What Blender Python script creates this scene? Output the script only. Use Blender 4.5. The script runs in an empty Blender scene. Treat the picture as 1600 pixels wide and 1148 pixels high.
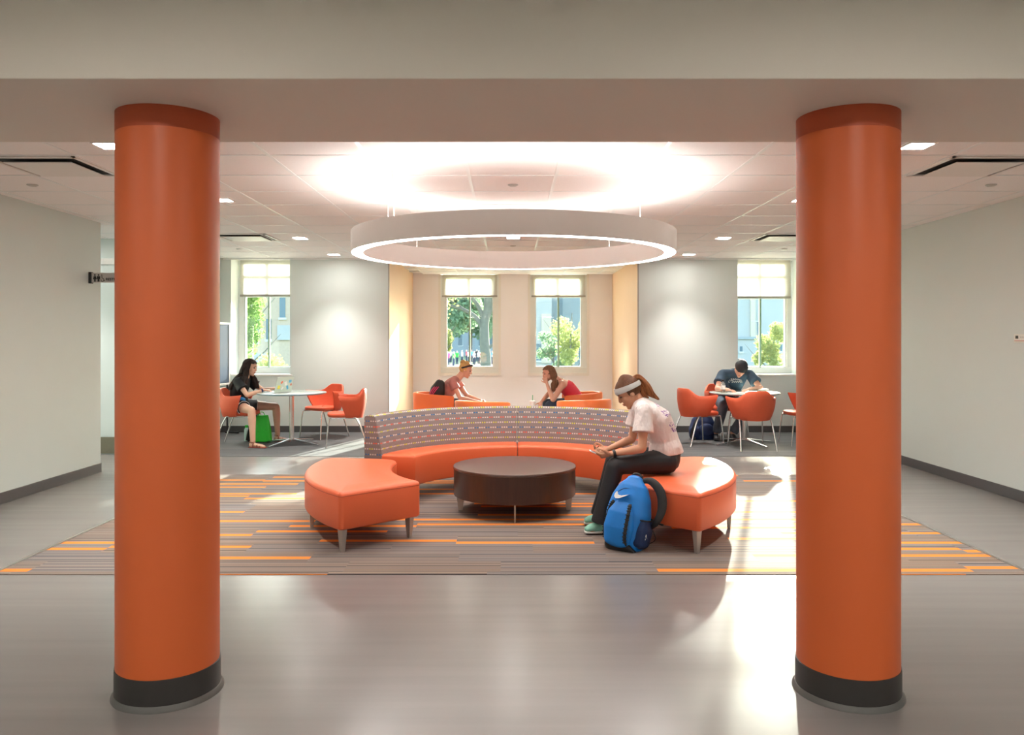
import bpy, bmesh, math, random
from mathutils import Vector, Matrix, Euler
from math import sin, cos, pi, radians, sqrt, atan2
V = Vector
random.seed(7)
SC = bpy.context.scene
COL = SC.collection
F, CX, CY, CH = 1250.0, 796.0, 531.0, 1.5      # focal length in px, principal point, eye height

def W(px, py, d):
    return V(((px-CX)/F*d, d, CH-(py-CY)/F*d))

# ------------------------------------------------------------------ materials
MATS = {}
class NT:
    def __init__(s, name):
        m = bpy.data.materials.new(name); m.use_nodes = True
        s.m = m; s.t = m.node_tree; s.t.nodes.clear()
        s.out = s.t.nodes.new('ShaderNodeOutputMaterial')
        MATS[name] = m
    def n(s, typ, **kw):
        nd = s.t.nodes.new(typ)
        for k, v in kw.items(): setattr(nd, k, v)
        return nd
    def l(s, a, b): s.t.links.new(a, b)
    def math(s, op, a, b=None, c=None, clamp=False):
        nd = s.n('ShaderNodeMath', operation=op, use_clamp=clamp)
        for i, v in enumerate((a, b, c)):
            if v is None: continue
            if hasattr(v, 'links'): s.l(v, nd.inputs[i])
            else: nd.inputs[i].default_value = v
        return nd.outputs[0]
    def mix(s, fac, a, b):
        nd = s.n('ShaderNodeMix', data_type='RGBA')
        for i, v in ((0, fac), (6, a), (7, b)):
            if hasattr(v, 'links'): s.l(v, nd.inputs[i])
            else: nd.inputs[i].default_value = (v if i == 0 else (*v, 1))
        return nd.outputs[2]
    def bsdf(s, col, rough=0.5, metal=0, spec=0.5, **kw):
        b = s.n('ShaderNodeBsdfPrincipled')
        if hasattr(col, 'links'): s.l(col, b.inputs['Base Color'])
        else: b.inputs['Base Color'].default_value = (*col, 1)
        if hasattr(rough, 'links'): s.l(rough, b.inputs['Roughness'])
        else: b.inputs['Roughness'].default_value = rough
        b.inputs['Metallic'].default_value = metal
        b.inputs['Specular IOR Level'].default_value = spec
        for k, v in kw.items(): b.inputs[k].default_value = v
        s.l(b.outputs[0], s.out.inputs[0])
        return b
    def bump(s, b, h, strength=0.2, dist=0.01):
        bn = s.n('ShaderNodeBump'); bn.inputs['Strength'].default_value = strength
        bn.inputs['Distance'].default_value = dist
        s.l(h, bn.inputs['Height']); s.l(bn.outputs[0], b.inputs['Normal'])

def noise(nt, scale, vec=None, detail=3, rough=0.5):
    n = nt.n('ShaderNodeTexNoise'); n.inputs['Scale'].default_value = scale
    n.inputs['Detail'].default_value = detail; n.inputs['Roughness'].default_value = rough
    if vec is not None: nt.l(vec, n.inputs['Vector'])
    return n.outputs[0]
def objco(nt, scale=(1, 1, 1)):
    tc = nt.n('ShaderNodeTexCoord'); mp = nt.n('ShaderNodeMapping')
    mp.inputs['Scale'].default_value = scale
    nt.l(tc.outputs['Object'], mp.inputs[0]); return mp.outputs[0]

def simple(name, col, rough=0.5, metal=0, spec=0.5, var=0.06, nscale=30, bump=0.0, bscale=200, stretch=(1, 1, 1), **kw):
    t = NT(name); co = objco(t, stretch)
    n = noise(t, nscale, co)
    d = tuple(max(0, c*(1-var)) for c in col); l = tuple(min(1, c*(1+var)) for c in col)
    b = t.bsdf(t.mix(n, d, l), rough, metal, spec, **kw)
    if bump: t.bump(b, noise(t, bscale, co), bump, 0.004)
    return t.m

def emis(name, col, strength):
    t = NT(name); e = t.n('ShaderNodeEmission')
    e.inputs[0].default_value = (*col, 1); e.inputs[1].default_value = strength
    t.l(e.outputs[0], t.out.inputs[0]); return t.m

simple('wall_paint', (.63, .71, .69), .6, var=.015, nscale=3, bump=.05, bscale=400)
simple('wing_paint', (.67, .73, .71), .6, var=.02, nscale=3, bump=.05, bscale=300)
simple('alcove_paint', (.84, .83, .86), .6, var=.015, nscale=3)
simple('peach_panel', (.86, .62, .40), .45, var=.05, nscale=6, stretch=(6, 6, .6))
simple('beam_paint', (.72, .66, .585), .6, var=.01, nscale=2)
simple('ceiling_tile', (.90, .88, .87), .85, var=.05, nscale=90, bump=.15, bscale=500)
simple('ceiling_grid', (.84, .86, .86), .35, var=.01)
simple('base_rubber', (.075, .075, .078), .45, var=.08)
simple('column_base', (.035, .032, .030), .4, var=.1)
simple('column_foot', (.10, .098, .092), .35, var=.1)
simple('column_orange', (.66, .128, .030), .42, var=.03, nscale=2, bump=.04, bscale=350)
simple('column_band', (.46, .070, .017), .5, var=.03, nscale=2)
simple('white_metal', (.78, .76, .73), .35, var=.01)
simple('pendant_paint', (.86, .82, .78), .4, var=.01)
simple('window_frame', (.74, .77, .75), .4, var=.02)
simple('green_metal', (.30, .46, .34), .4, var=.03)
simple('hem_bar', (.33, .31, .27), .5, var=.03)
simple('chrome', (.72, .72, .72), .22, 1, var=.02)
simple('brushed_steel', (.55, .54, .52), .35, 1, var=.05, stretch=(1, 1, 30))
simple('kick_plate', (.36, .33, .25), .35, 1, var=.06)
simple('bench_leg', (.48, .45, .42), .4, .7, var=.03)
simple('orange_vinyl', (.80, .15, .055), .38, var=.04, nscale=4, bump=.08, bscale=260)
simple('orange_seam', (.42, .055, .018), .5)
simple('orange_fabric', (.70, .112, .045), .55, var=.05, nscale=20, bump=.15, bscale=500)
simple('lounge_orange', (.80, .17, .035), .45, var=.04, nscale=6)
simple('table_top', (.60, .70, .66), .12, var=.05, nscale=12, spec=.6)
simple('table_edge', (.35, .50, .58), .3)
simple('black_plastic', (.015, .015, .016), .4, var=.1)
simple('dark_void', (.02, .02, .02), .8)
simple('sign_plate', (.56, .56, .53), .35, .3, var=.02)
simple('sign_black', (.012, .012, .012), .4)
simple('sign_white', (.74, .76, .70), .4)
simple('sign_red', (.55, .22, .17), .4)
simple('board_glass', (.13, .17, .24), .12, var=.1, nscale=2)
simple('laptop_silver', (.62, .62, .64), .3, .6, var=.02)
simple('laptop_clear', (.55, .62, .55), .3, var=.05)
simple('screen_glow', (.10, .13, .20), .2)
simple('sticker_red', (.75, .12, .05), .4); simple('sticker_blue', (.05, .35, .6), .4)
simple('sticker_yellow', (.75, .65, .05), .4); simple('sticker_white', (.8, .8, .78), .4)
simple('paper', (.82, .83, .80), .7); simple('teal_paper', (.05, .30, .26), .6)
simple('pack_blue', (.006, .21, .68), .5, var=.12, nscale=12, bump=.45, bscale=22)
simple('pack_blue_dark', (.008, .03, .11), .55, var=.35, nscale=50)
simple('pack_black', (.012, .012, .013), .55, var=.15)
simple('pack_navy', (.010, .030, .11), .6, var=.2, bump=.4, bscale=25)
simple('pack_pink', (.75, .06, .22), .5)
simple('bag_green', (.03, .62, .04), .5, var=.1, bump=.3, bscale=20)
simple('water_plastic', (.55, .75, .70), .15, var=.1)
simple('drink_brown', (.30, .16, .09), .3)
simple('cup_white', (.85, .87, .85), .4); simple('straw_green', (.02, .42, .16), .4)
simple('skin_tan', (.60, .31, .19), .45, var=.05, nscale=9, spec=.4)
simple('skin_fair', (.70, .42, .30), .45, var=.05, nscale=9, spec=.4)
simple('skin_rosy', (.72, .40, .29), .45, var=.06, nscale=9, spec=.4)
simple('lip', (.50, .17, .13), .4); simple('eye_dark', (.03, .018, .012), .3)
simple('hair_brown', (.105, .042, .018), .55, 0, .25, var=.5, nscale=55, stretch=(1, 1, .18), bump=.5, bscale=90)
simple('hair_auburn', (.24, .085, .030), .55, 0, .25, var=.7, nscale=60, stretch=(1, 1, .18), bump=.5, bscale=90)
simple('hair_black', (.022, .012, .010), .55, 0, .25, var=.7, nscale=55, stretch=(1, 1, .2), bump=.5, bscale=90)
simple('hair_blonde', (.62, .36, .13), .55, 0, .25, var=.55, nscale=60, stretch=(1, 1, .3), bump=.5, bscale=90)
simple('hair_lightbrown', (.20, .10, .055), .55, 0, .25, var=.6, nscale=60, stretch=(1, 1, .2), bump=.5, bscale=90)
simple('band_grey', (.50, .50, .48), .7, var=.04, bump=.2)
simple('band_black', (.03, .03, .04), .6, var=.4, nscale=90)
simple('pants_black', (.011, .012, .015), .6, var=.3, nscale=12, bump=.6, bscale=16)
simple('tee_black', (.008, .009, .012), .7, var=.3, nscale=12, bump=.5, bscale=18)
simple('tee_mauve', (.50, .20, .18), .7, var=.08, bump=.4, bscale=20)
simple('tank_red', (.72, .035, .07), .6, var=.08, bump=.4, bscale=20)
simple('jeans_blue', (.085, .115, .155), .75, var=.35, nscale=9, bump=.4, bscale=20)
simple('jeans_dark', (.03, .045, .08), .75, var=.3, nscale=9)
simple('shorts_black', (.010, .010, .014), .6); simple('shirt_blue_hem', (.02, .22, .55), .6)
simple('cap_dark', (.018, .020, .026), .65, var=.1)
simple('shoe_mint', (.22, .50, .38), .6, var=.1, bump=.3, bscale=120); simple('shoe_sole', (.75, .74, .68), .6)
simple('sock_grey', (.40, .38, .38), .8); simple('sandal_red', (.30, .06, .04), .5); simple('shoe_dark', (.03, .03, .035), .5)
simple('brick_tan', (.50, .37, .26), .9, var=.15, nscale=8)
simple('stone_grey', (.42, .41, .38), .9, var=.10, nscale=.6)
simple('stone_blue', (.30, .33, .33), .9, var=.10, nscale=.6)
simple('ext_window', (.10, .16, .19), .2)
simple('ext_cream', (.55, .47, .36), .9, var=.1)
simple('bark', (.16, .15, .12), .9, var=.35, nscale=6, bump=.8, bscale=8)
simple('lawn', (.13, .19, .09), .95, var=.3, nscale=.5)
simple('concrete', (.55, .54, .5), .9, var=.1)

def leafmat(name, c1, c2):
    t = NT(name); co = objco(t)
    col = t.mix(noise(t, 1.3, co, 4), c1, c2)
    d = t.n('ShaderNodeBsdfDiffuse'); tr = t.n('ShaderNodeBsdfTranslucent'); mx = t.n('ShaderNodeMixShader')
    t.l(col, d.inputs[0]); t.l(col, tr.inputs[0]); mx.inputs[0].default_value = .55
    t.l(d.outputs[0], mx.inputs[1]); t.l(tr.outputs[0], mx.inputs[2]); t.l(mx.outputs[0], t.out.inputs[0])
leafmat('leaf_green', (.09, .22, .07), (.30, .40, .11))
leafmat('leaf_yellow', (.16, .25, .10), (.46, .44, .15))
leafmat('leaf_pale', (.12, .24, .17), (.30, .38, .20))

# floors
def vinyl():
    t = NT('vinyl_floor'); co = objco(t, (.25, 6, 1)); co2 = objco(t, (1.2, 14, 1))
    a = noise(t, 1.6, co, 5); b = noise(t, 2.0, co2, 2)
    c = t.mix(a, (.205, .196, .19), (.265, .252, .242))
    c = t.mix(t.math('MULTIPLY', b, .22), c, (.19, .182, .175))
    bs = t.bsdf(c, t.math('MULTIPLY_ADD', a, .06, .22), 0, .65)
vinyl()
def carpet(name, orange, tones, row=.235, ln=1.02):
    t = NT(name); tc = t.n('ShaderNodeTexCoord'); sp = t.n('ShaderNodeSeparateXYZ')
    t.l(tc.outputs['Object'], sp.inputs[0]); X, Y = sp.outputs[0], sp.outputs[1]
    yr = t.math('DIVIDE', Y, row); r = t.math('FLOOR', yr); v = t.math('FRACT', yr)
    wn = t.n('ShaderNodeTexWhiteNoise', noise_dimensions='1D'); t.l(t.math('ADD', r, 3.7), wn.inputs['W'])
    xo = t.math('ADD', t.math('DIVIDE', X, ln), wn.outputs['Value']); c = t.math('FLOOR', xo)
    cb = t.n('ShaderNodeCombineXYZ'); t.l(r, cb.inputs[0]); t.l(c, cb.inputs[1])
    w2 = t.n('ShaderNodeTexWhiteNoise', noise_dimensions='2D'); t.l(cb.outputs[0], w2.inputs['Vector'])
    cell = w2.outputs['Value']
    # stripes inside a plank: noise over y shifted per plank
    n1 = t.n('ShaderNodeTexNoise', noise_dimensions='1D'); n1.inputs['Scale'].default_value = 36; n1.inputs['Detail'].default_value = 3
    t.l(t.math('ADD', Y, t.math('MULTIPLY', cell, 9)), n1.inputs['W'])
    n2 = t.n('ShaderNodeTexNoise', noise_dimensions='1D'); n2.inputs['Scale'].default_value = 11
    t.l(t.math('ADD', Y, t.math('MULTIPLY', cell, 31)), n2.inputs['W'])
    rp = t.n('ShaderNodeValToRGB'); cr = rp.color_ramp
    cr.elements[0].position = .34; cr.elements[0].color = (*tones[0], 1)
    cr.elements[1].position = .66; cr.elements[1].color = (*tones[-1], 1)
    for i, tn in enumerate(tones[1:-1]):
        e = cr.elements.new(.34+.32*(i+1)/(len(tones)-1)); e.color = (*tn, 1)
    t.l(t.math('ADD', t.math('MULTIPLY', n1.outputs[0], .75), t.math('MULTIPLY', n2.outputs[0], .25)), rp.inputs[0])
    col = rp.outputs[0]
    fine = noise(t, 220, objco(t, (1, 1, 1)), 2)
    col = t.mix(t.math('MULTIPLY', fine, .5), col, tuple(x*.55 for x in tones[1]))
    if orange:
        w3 = t.n('ShaderNodeTexWhiteNoise', noise_dimensions='1D'); t.l(t.math('MULTIPLY', cell, 77.7), w3.inputs['W'])
        v0 = t.math('MULTIPLY', t.math('FLOOR', t.math('MULTIPLY', w3.outputs['Value'], 3)), .25)
        m = t.math('MULTIPLY', t.math('GREATER_THAN', cell, .52), t.math('MULTIPLY', t.math('GREATER_THAN', v, v0), t.math('LESS_THAN', v, t.math('ADD', v0, .27))))
        tint = t.mix(t.math('FRACT', t.math('MULTIPLY', cell, 13.3)), (1.0, .88, .76), (.86, .92, 1.0))
        mu = t.n('ShaderNodeMix', data_type='RGBA', blend_type='MULTIPLY'); mu.inputs[0].default_value = .8; t.l(col, mu.inputs[6]); t.l(tint, mu.inputs[7]); col = mu.outputs[2]
        col = t.mix(m, col, (.85, .27, .055))
    b = t.bsdf(col, .92, 0, .15)
    t.bump(b, fine, .25, .0006)
carpet('carpet_orange', True, [(.10, .097, .105), (.20, .185, .18), (.32, .25, .20), (.27, .26, .265), (.43, .35, .29)])
carpet('carpet_grey', False, [(.09, .095, .10), (.13, .135, .14), (.17, .175, .18), (.24, .24, .24)])

def dots():
    t = NT('dot_fabric'); uv = t.n('ShaderNodeUVMap'); uv.uv_map = 'UVMap'
    sp = t.n('ShaderNodeSeparateXYZ'); t.l(uv.outputs[0], sp.inputs[0])
    U, Vv = sp.outputs[0], sp.outputs[1]
    base = t.mix(noise(t, 400, objco(t), 2), (.20, .175, .17), (.28, .245, .235))
    # small dark dots
    su = t.math('FRACT', t.math('DIVIDE', U, .0115)); sv = t.math('FRACT', t.math('DIVIDE', Vv, .0115))
    dd = t.math('ADD', t.math('POWER', t.math('SUBTRACT', su, .5), 2), t.math('POWER', t.math('SUBTRACT', sv, .5), 2))
    base = t.mix(t.math('MULTIPLY', t.math('LESS_THAN', dd, .06), .5), base, (.07, .06, .065))
    pr, pc = .0515, .0235
    vr = t.math('DIVIDE', Vv, pr); row = t.math('FLOOR', vr); fv = t.math('SUBTRACT', t.math('FRACT', vr), .5)
    uu = t.math('ADD', t.math('DIVIDE', U, pc), t.math('MULTIPLY', row, 1.7)); ci = t.math('FLOOR', uu); fu = t.math('SUBTRACT', t.math('FRACT', uu), .5)
    d = t.math('ADD', t.math('POWER', t.math('MULTIPLY', fu, pc), 2), t.math('POWER', t.math('MULTIPLY', fv, pr), 2))
    dot = t.math('LESS_THAN', d, .0073**2)
    grp = t.math('LESS_THAN', t.math('FLOORED_MODULO', ci, 5), 1.9)
    rm = t.math('FLOORED_MODULO', row, 3)
    c1 = t.mix(t.math('LESS_THAN', rm, .5), (.035, .16, .38), (.62, .60, .06))
    c1 = t.mix(t.math('GREATER_THAN', rm, 1.5), c1, c1)
    c2 = t.mix(t.math('GREATER_THAN', rm, 1.5), c1, (.035, .16, .38))
    c3 = t.mix(t.math('MULTIPLY', t.math('GREATER_THAN', rm, .5), t.math('LESS_THAN', rm, 1.5)), c2, (.75, .11, .05))
    dc = t.mix(grp, (.60, .54, .50), c3)
    b = t.bsdf(t.mix(dot, base, dc), .8, 0, .2)
dots()

def wood():
  for nm_, cw_ in (('table_wood', .25), ('table_wood_top', 1.0)):
    t = NT(nm_); co = objco(t, (9, 9, .7)); n = noise(t, 3, co, 6, .6)
    n2 = noise(t, 26, objco(t, (5, 5, .25)), 3)
    c = t.mix(n, (.050, .017, .010), (.115, .042, .024)); c = t.mix(t.math('MULTIPLY', n2, .5), c, (.03, .011, .007))
    t.bsdf(c, .30, 0, .5, **{'Coat Weight': cw_, 'Coat Roughness': .12, 'Coat IOR': 1.7})
wood()
def glass():
    t = NT('window_glass'); tr = t.n('ShaderNodeBsdfTransparent'); tr.inputs[0].default_value = (.93, .98, .96, 1)
    g = t.n('ShaderNodeBsdfGlossy'); g.inputs['Roughness'].default_value = .02
    mx = t.n('ShaderNodeMixShader'); mx.inputs[0].default_value = .05
    t.l(tr.outputs[0], mx.inputs[1]); t.l(g.outputs[0], mx.inputs[2]); t.l(mx.outputs[0], t.out.inputs[0])
    t = NT('bottle_plastic'); tr = t.n('ShaderNodeBsdfTransparent'); tr.inputs[0].default_value = (.9, .9, .9, 1)
    g = t.n('ShaderNodeBsdfGlossy'); g.inputs['Roughness'].default_value = .08
    mx = t.n('ShaderNodeMixShader'); mx.inputs[0].default_value = .35
    t.l(tr.outputs[0], mx.inputs[1]); t.l(g.outputs[0], mx.inputs[2]); t.l(mx.outputs[0], t.out.inputs[0])
    t = NT('shade_fabric'); d = t.n('ShaderNodeBsdfDiffuse'); d.inputs[0].default_value = (.78, .76, .70, 1)
    tl = t.n('ShaderNodeBsdfTranslucent'); tl.inputs[0].default_value = (.74, .72, .66, 1)
    tp = t.n('ShaderNodeBsdfTransparent')
    mx = t.n('ShaderNodeMixShader'); mx.inputs[0].default_value = .55
    t.l(d.outputs[0], mx.inputs[1]); t.l(tl.outputs[0], mx.inputs[2])
    m2 = t.n('ShaderNodeMixShader'); m2.inputs[0].default_value = .18
    t.l(mx.outputs[0], m2.inputs[1]); t.l(tp.outputs[0], m2.inputs[2]); t.l(m2.outputs[0], t.out.inputs[0])
glass()
emis('ring_down', (1, .94, .89), 7.0)
emis('ring_up', (1, .93, .88), 5.2)
emis('downlight_glow', (1, .95, .88), 25.0)
emis('corridor_glow', (1, .93, .86), 66.0)

def tee_print():   # off-white tee with a purple print down the back
    t = NT('tee_white'); co = objco(t); tc = t.n('ShaderNodeTexCoord'); sp = t.n('ShaderNodeSeparateXYZ')
    t.l(tc.outputs['Object'], sp.inputs[0]); X, Y, Z = sp.outputs
    n = noise(t, 62, objco(t, (1, 1.6, .8)), 1)
    ink = t.math('GREATER_THAN', n, .53)
    def rng(a, lo, hi): return t.math('MULTIPLY', t.math('GREATER_THAN', a, lo), t.math('LESS_THAN', a, hi))
    # print sits on the back: behind the spine line
    back = t.math('GREATER_THAN', t.math('ADD', X, t.math('MULTIPLY', Z, .6)), .522)
    yb = rng(Y, -.15, .13)
    zb = t.math('MAXIMUM', rng(Z, .785, .86), t.math('MAXIMUM', rng(Z, .905, .95), rng(Z, .98, 1.01)))
    m = t.math('MULTIPLY', t.math('MULTIPLY', ink, back), t.math('MULTIPLY', yb, zb))
    c = t.mix(m, (.78, .70, .68), (.26, .13, .34))
    b = t.bsdf(c, .75, 0, .2)
    t.bump(b, noise(t, 9, objco(t, (1.2, 1, .55)), 3), 1.0, .05)
    t = NT('tee_slate'); tc = t.n('ShaderNodeTexCoord'); sp = t.n('ShaderNodeSeparateXYZ')
    c = t.mix(noise(t, 8, objco(t)), (.035, .06, .095), (.06, .10, .15))
    b = t.bsdf(c, .75, 0, .2); t.bump(b, noise(t, 12, objco(t), 4), .7, .012)
tee_print()
simple('print_white', (.72, .74, .74), .7)

# ------------------------------------------------------------------ mesh builder
class MB:
    def __init__(s, o=(0, 0, 0)):
        s.v = []; s.f = []; s.mi = []; s.uv = {}; s.o = V(o)
    def add(s, vs, fs, mi=0, uvs=None):
        b = len(s.v); s.v += [V(p)-s.o for p in vs]
        for k, f in enumerate(fs):
            if uvs is not None: s.uv[len(s.f)] = uvs[k]
            s.f.append([b+i for i in f]); s.mi.append(mi)
    def box(s, c, d, mi=0, rot=None, taper=None):
        c = V(c); R = rot if rot is not None else Matrix.Identity(3)
        vs = []
        for z in (-1, 1):
            tx, ty = (taper if (taper and z < 0) else (1, 1))
            for x, y in ((-1, -1), (1, -1), (1, 1), (-1, 1)):
                vs.append(c + R @ V((x*d[0]/2*tx, y*d[1]/2*ty, z*d[2]/2)))
        s.add(vs, [(3, 2, 1, 0), (4, 5, 6, 7), (0, 1, 5, 4), (1, 2, 6, 5), (2, 3, 7, 6), (3, 0, 4, 7)], mi)
    def bb(s, x0, x1, y0, y1, z0, z1, mi=0):
        s.box(((x0+x1)/2, (y0+y1)/2, (z0+z1)/2), (x1-x0, y1-y0, z1-z0), mi)
    def tube(s, pts, r, n=10, mi=0, closed=False, flat=None):
        pts = [V(p) for p in pts]; m = len(pts)
        rs = r if isinstance(r, (list, tuple)) else [r]*m
        rings = []; prev = None
        for i, p in enumerate(pts):
            if closed: t = pts[(i+1) % m]-pts[i-1]
            else: t = pts[min(i+1, m-1)]-pts[max(i-1, 0)]
            t.normalize()
            if prev is None:
                ref = V((0, 0, 1)) if abs(t.z) < .9 else V((1, 0, 0))
                if flat is not None: ref = V(flat)
                a = (ref - t*ref.dot(t)).normalized()
            else: a = (prev - t*prev.dot(t)).normalized()
            prev = a; b = t.cross(a)
            fx = 1; fy = 1
            rr = rs[i]
            if isinstance(rr, tuple): fx, fy = rr; rr = 1
            rings.append([p + a*(rr*fx*cos(2*pi*k/n)) + b*(rr*fy*sin(2*pi*k/n)) for k in range(n)])
        vs = [q for rg in rings for q in rg]; fs = []
        for i in range(m if closed else m-1):
            j = (i+1) % m
            for k in range(n):
                k2 = (k+1) % n
                fs.append((i*n+k, i*n+k2, j*n+k2, j*n+k))
        if not closed: fs += [tuple(range(n-1, -1, -1)), tuple((m-1)*n+k for k in range(n))]
        s.add(vs, fs, mi)
    def loft(s, secs, side, n=20, r0=True, r1=True, mi=0, p=2.0):
        secs = [(V(c), a, b) for c, a, b in secs]; side = V(side).normalized()
        out = []; m = len(secs)
        def ring(c, a, b, t):
            sd = (side - t*side.dot(t)).normalized(); dd = t.cross(sd); q = []
            for k in range(n):
                A = 2*pi*k/n; ca, sa = cos(A), sin(A)
                ca = math.copysign(abs(ca)**(2/p), ca); sa = math.copysign(abs(sa)**(2/p), sa)
                q.append(c+sd*(a*ca)+dd*(b*sa))
            return q
        ts = []
        for i in range(m):
            ts.append((secs[min(i+1, m-1)][0]-secs[max(i-1, 0)][0]).normalized())
        if r0:
            c, a, b = secs[0]; R = min(a, b)*.8
            for g in (80, 55, 28): out.append(ring(c-ts[0]*R*sin(radians(g)), a*cos(radians(g)), b*cos(radians(g)), ts[0]))
        for i in range(m): out.append(ring(*secs[i], ts[i]))
        if r1:
            c, a, b = secs[-1]; R = min(a, b)*.8
            for g in (28, 55, 80): out.append(ring(c+ts[-1]*R*sin(radians(g)), a*cos(radians(g)), b*cos(radians(g)), ts[-1]))
        vs = [q for r in out for q in r]; fs = []
        for i in range(len(out)-1):
            for k in range(n):
                fs.append((i*n+k, i*n+(k+1) % n, (i+1)*n+(k+1) % n, (i+1)*n+k))
        fs += [tuple(range(n-1, -1, -1)), tuple((len(out)-1)*n+k for k in range(n))]
        s.add(vs, fs, mi)
    def ell(s, c, rad, ax=None, n=16, m=10, mi=0, cut=None):
        c = V(c); ax = ax or (V((1, 0, 0)), V((0, 1, 0)), V((0, 0, 1)))
        vs = []; fs = []
        for i in range(m+1):
            th = pi*i/m
            for k in range(n):
                ph = 2*pi*k/n
                vs.append(c+ax[0]*(rad[0]*sin(th)*cos(ph))+ax[1]*(rad[1]*sin(th)*sin(ph))+ax[2]*(rad[2]*cos(th)))
        for i in range(m):
            for k in range(n):
                f = (i*n+k, (i+1)*n+k, (i+1)*n+(k+1) % n, i*n+(k+1) % n)
                if cut is not None:
                    ce = (vs[f[0]]+vs[f[1]]+vs[f[2]]+vs[f[3]])/4
                    if cut(ce): continue
                fs.append(f)
        s.add(vs, fs, mi)
    def lathe(s, prof, c=(0, 0, 0), n=48, mi=0, closed=False):
        c = V(c); vs = []; fs = []; m = len(prof)
        for r, z in prof:
            for k in range(n): vs.append(c+V((r*cos(2*pi*k/n), r*sin(2*pi*k/n), z)))
        for i in range(m if closed else m-1):
            j = (i+1) % m
            for k in range(n): fs.append((i*n+k, i*n+(k+1) % n, j*n+(k+1) % n, j*n+k))
        if not closed:
            if prof[0][0] > 1e-5: fs.append(tuple(range(n-1, -1, -1)))
            if prof[-1][0] > 1e-5: fs.append(tuple((m-1)*n+k for k in range(n)))
        s.add(vs, fs, mi)
    def prism(s, out, z0, z1, mi=0):
        n = len(out); vs = [V((x, y, z0)) for x, y in out]+[V((x, y, z1)) for x, y in out]
        fs = [tuple(range(n-1, -1, -1)), tuple(range(n, 2*n))]+[(i, (i+1) % n, n+(i+1) % n, n+i) for i in range(n)]
        s.add(vs, fs, mi)
    def sweep(s, prof, c, a0, a1, n=40, mi=0, ref=1.4):
        m = len(prof); vs = []; fs = []; uvs = []
        # arc length along the profile gives v
        L = [0]
        for i in range(m): L.append(L[-1]+(V(prof[(i+1) % m])-V(prof[i])).length)
        for i in range(n+1):
            A = a0+(a1-a0)*i/n
            for r, z in prof: vs.append(V((c[0]+r*cos(A), c[1]+r*sin(A), z)))
        for i in range(n):
            for k in range(m):
                k2 = (k+1) % m
                fs.append((i*m+k, (i+1)*m+k, (i+1)*m+k2, i*m+k2))
                u0 = a0+(a1-a0)*i/n; u1 = a0+(a1-a0)*(i+1)/n
                v0 = prof[k][1]; v1 = prof[k2][1]
                if abs(prof[k][1]-prof[k2][1]) < .3*abs(prof[k][0]-prof[k2][0]): v0 = L[k]; v1 = L[k+1]
                uvs.append([(-u0*ref, v0), (-u1*ref, v0), (-u1*ref, v1), (-u0*ref, v1)])
        fs.append(tuple(range(m))); uvs.append([(p[0], p[1]) for p in prof])
        fs.append(tuple(n*m+k for k in range(m-1, -1, -1))); uvs.append([(prof[k][0], prof[k][1]) for k in range(m-1, -1, -1)])
        s.add(vs, fs, mi, uvs)
    def mesh(s, name, recalc=True):
        me = bpy.data.meshes.new(name); me.from_pydata([tuple(p) for p in s.v], [], s.f)
        me.polygons.foreach_set('material_index', s.mi)
        if s.uv:
            ul = me.uv_layers.new(name='UVMap')
            for pi_, p in enumerate(me.polygons):
                q = s.uv.get(pi_)
                if q:
                    for a, li in enumerate(p.loop_indices): ul.data[li].uv = q[a]
        if recalc:
            bm = bmesh.new(); bm.from_mesh(me); bmesh.ops.recalc_face_normals(bm, faces=bm.faces); bm.to_mesh(me); bm.free()
        me.update(); return me
    def build(s, name, mats, parent=None, smooth=True, ang=38, bevel=0, seg=3, sub=0, recalc=True, loc=None):
        me = s.mesh(name, recalc)
        o = bpy.data.objects.new(name, me); COL.objects.link(o)
        for m in ([mats] if isinstance(mats, str) else mats): me.materials.append(MATS[m])
        if smooth:
            me.polygons.foreach_set('use_smooth', [True]*len(me.polygons)); me.set_sharp_from_angle(angle=radians(ang))
        if parent is not None: o.parent = parent
        elif loc is None: o.location = s.o
        if loc is not None: o.location = loc
        if bevel:
            b = o.modifiers.new('b', 'BEVEL'); b.width = bevel; b.segments = seg; b.limit_method = 'ANGLE'; b.angle_limit = radians(35)
            b.harden_normals = False
        if sub:
            b = o.modifiers.new('s', 'SUBSURF'); b.levels = sub; b.render_levels = sub
        return o
    def remesh(s, name, mats, parent=None, voxel=.007, sm=6, fac=.5, cut=None):
        o = bpy.data.objects.new(name+'_t', s.mesh(name)); COL.objects.link(o)
        r = o.modifiers.new('r', 'REMESH'); r.mode = 'VOXEL'; r.voxel_size = voxel; r.use_smooth_shade = True
        if sm:
            q = o.modifiers.new('q', 'SMOOTH'); q.iterations = sm; q.factor = fac
        dg = bpy.context.evaluated_depsgraph_get()
        me = bpy.data.meshes.new_from_object(o.evaluated_get(dg)); bpy.data.objects.remove(o)
        me.name = name; me.materials.clear()
        if cut:
            bm = bmesh.new(); bm.from_mesh(me); dead = [f for f in bm.faces if cut(f.calc_center_median()+s.o)]
            bmesh.ops.delete(bm, geom=dead, context='FACES'); bm.to_mesh(me); bm.free()
        for m in ([mats] if isinstance(mats, str) else mats): me.materials.append(MATS[m])
        me.polygons.foreach_set('use_smooth', [True]*len(me.polygons))
        me.update()
        n = bpy.data.objects.new(name, me); COL.objects.link(n)
        if parent is not None: n.parent = parent
        else: n.location = s.o
        return n

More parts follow.
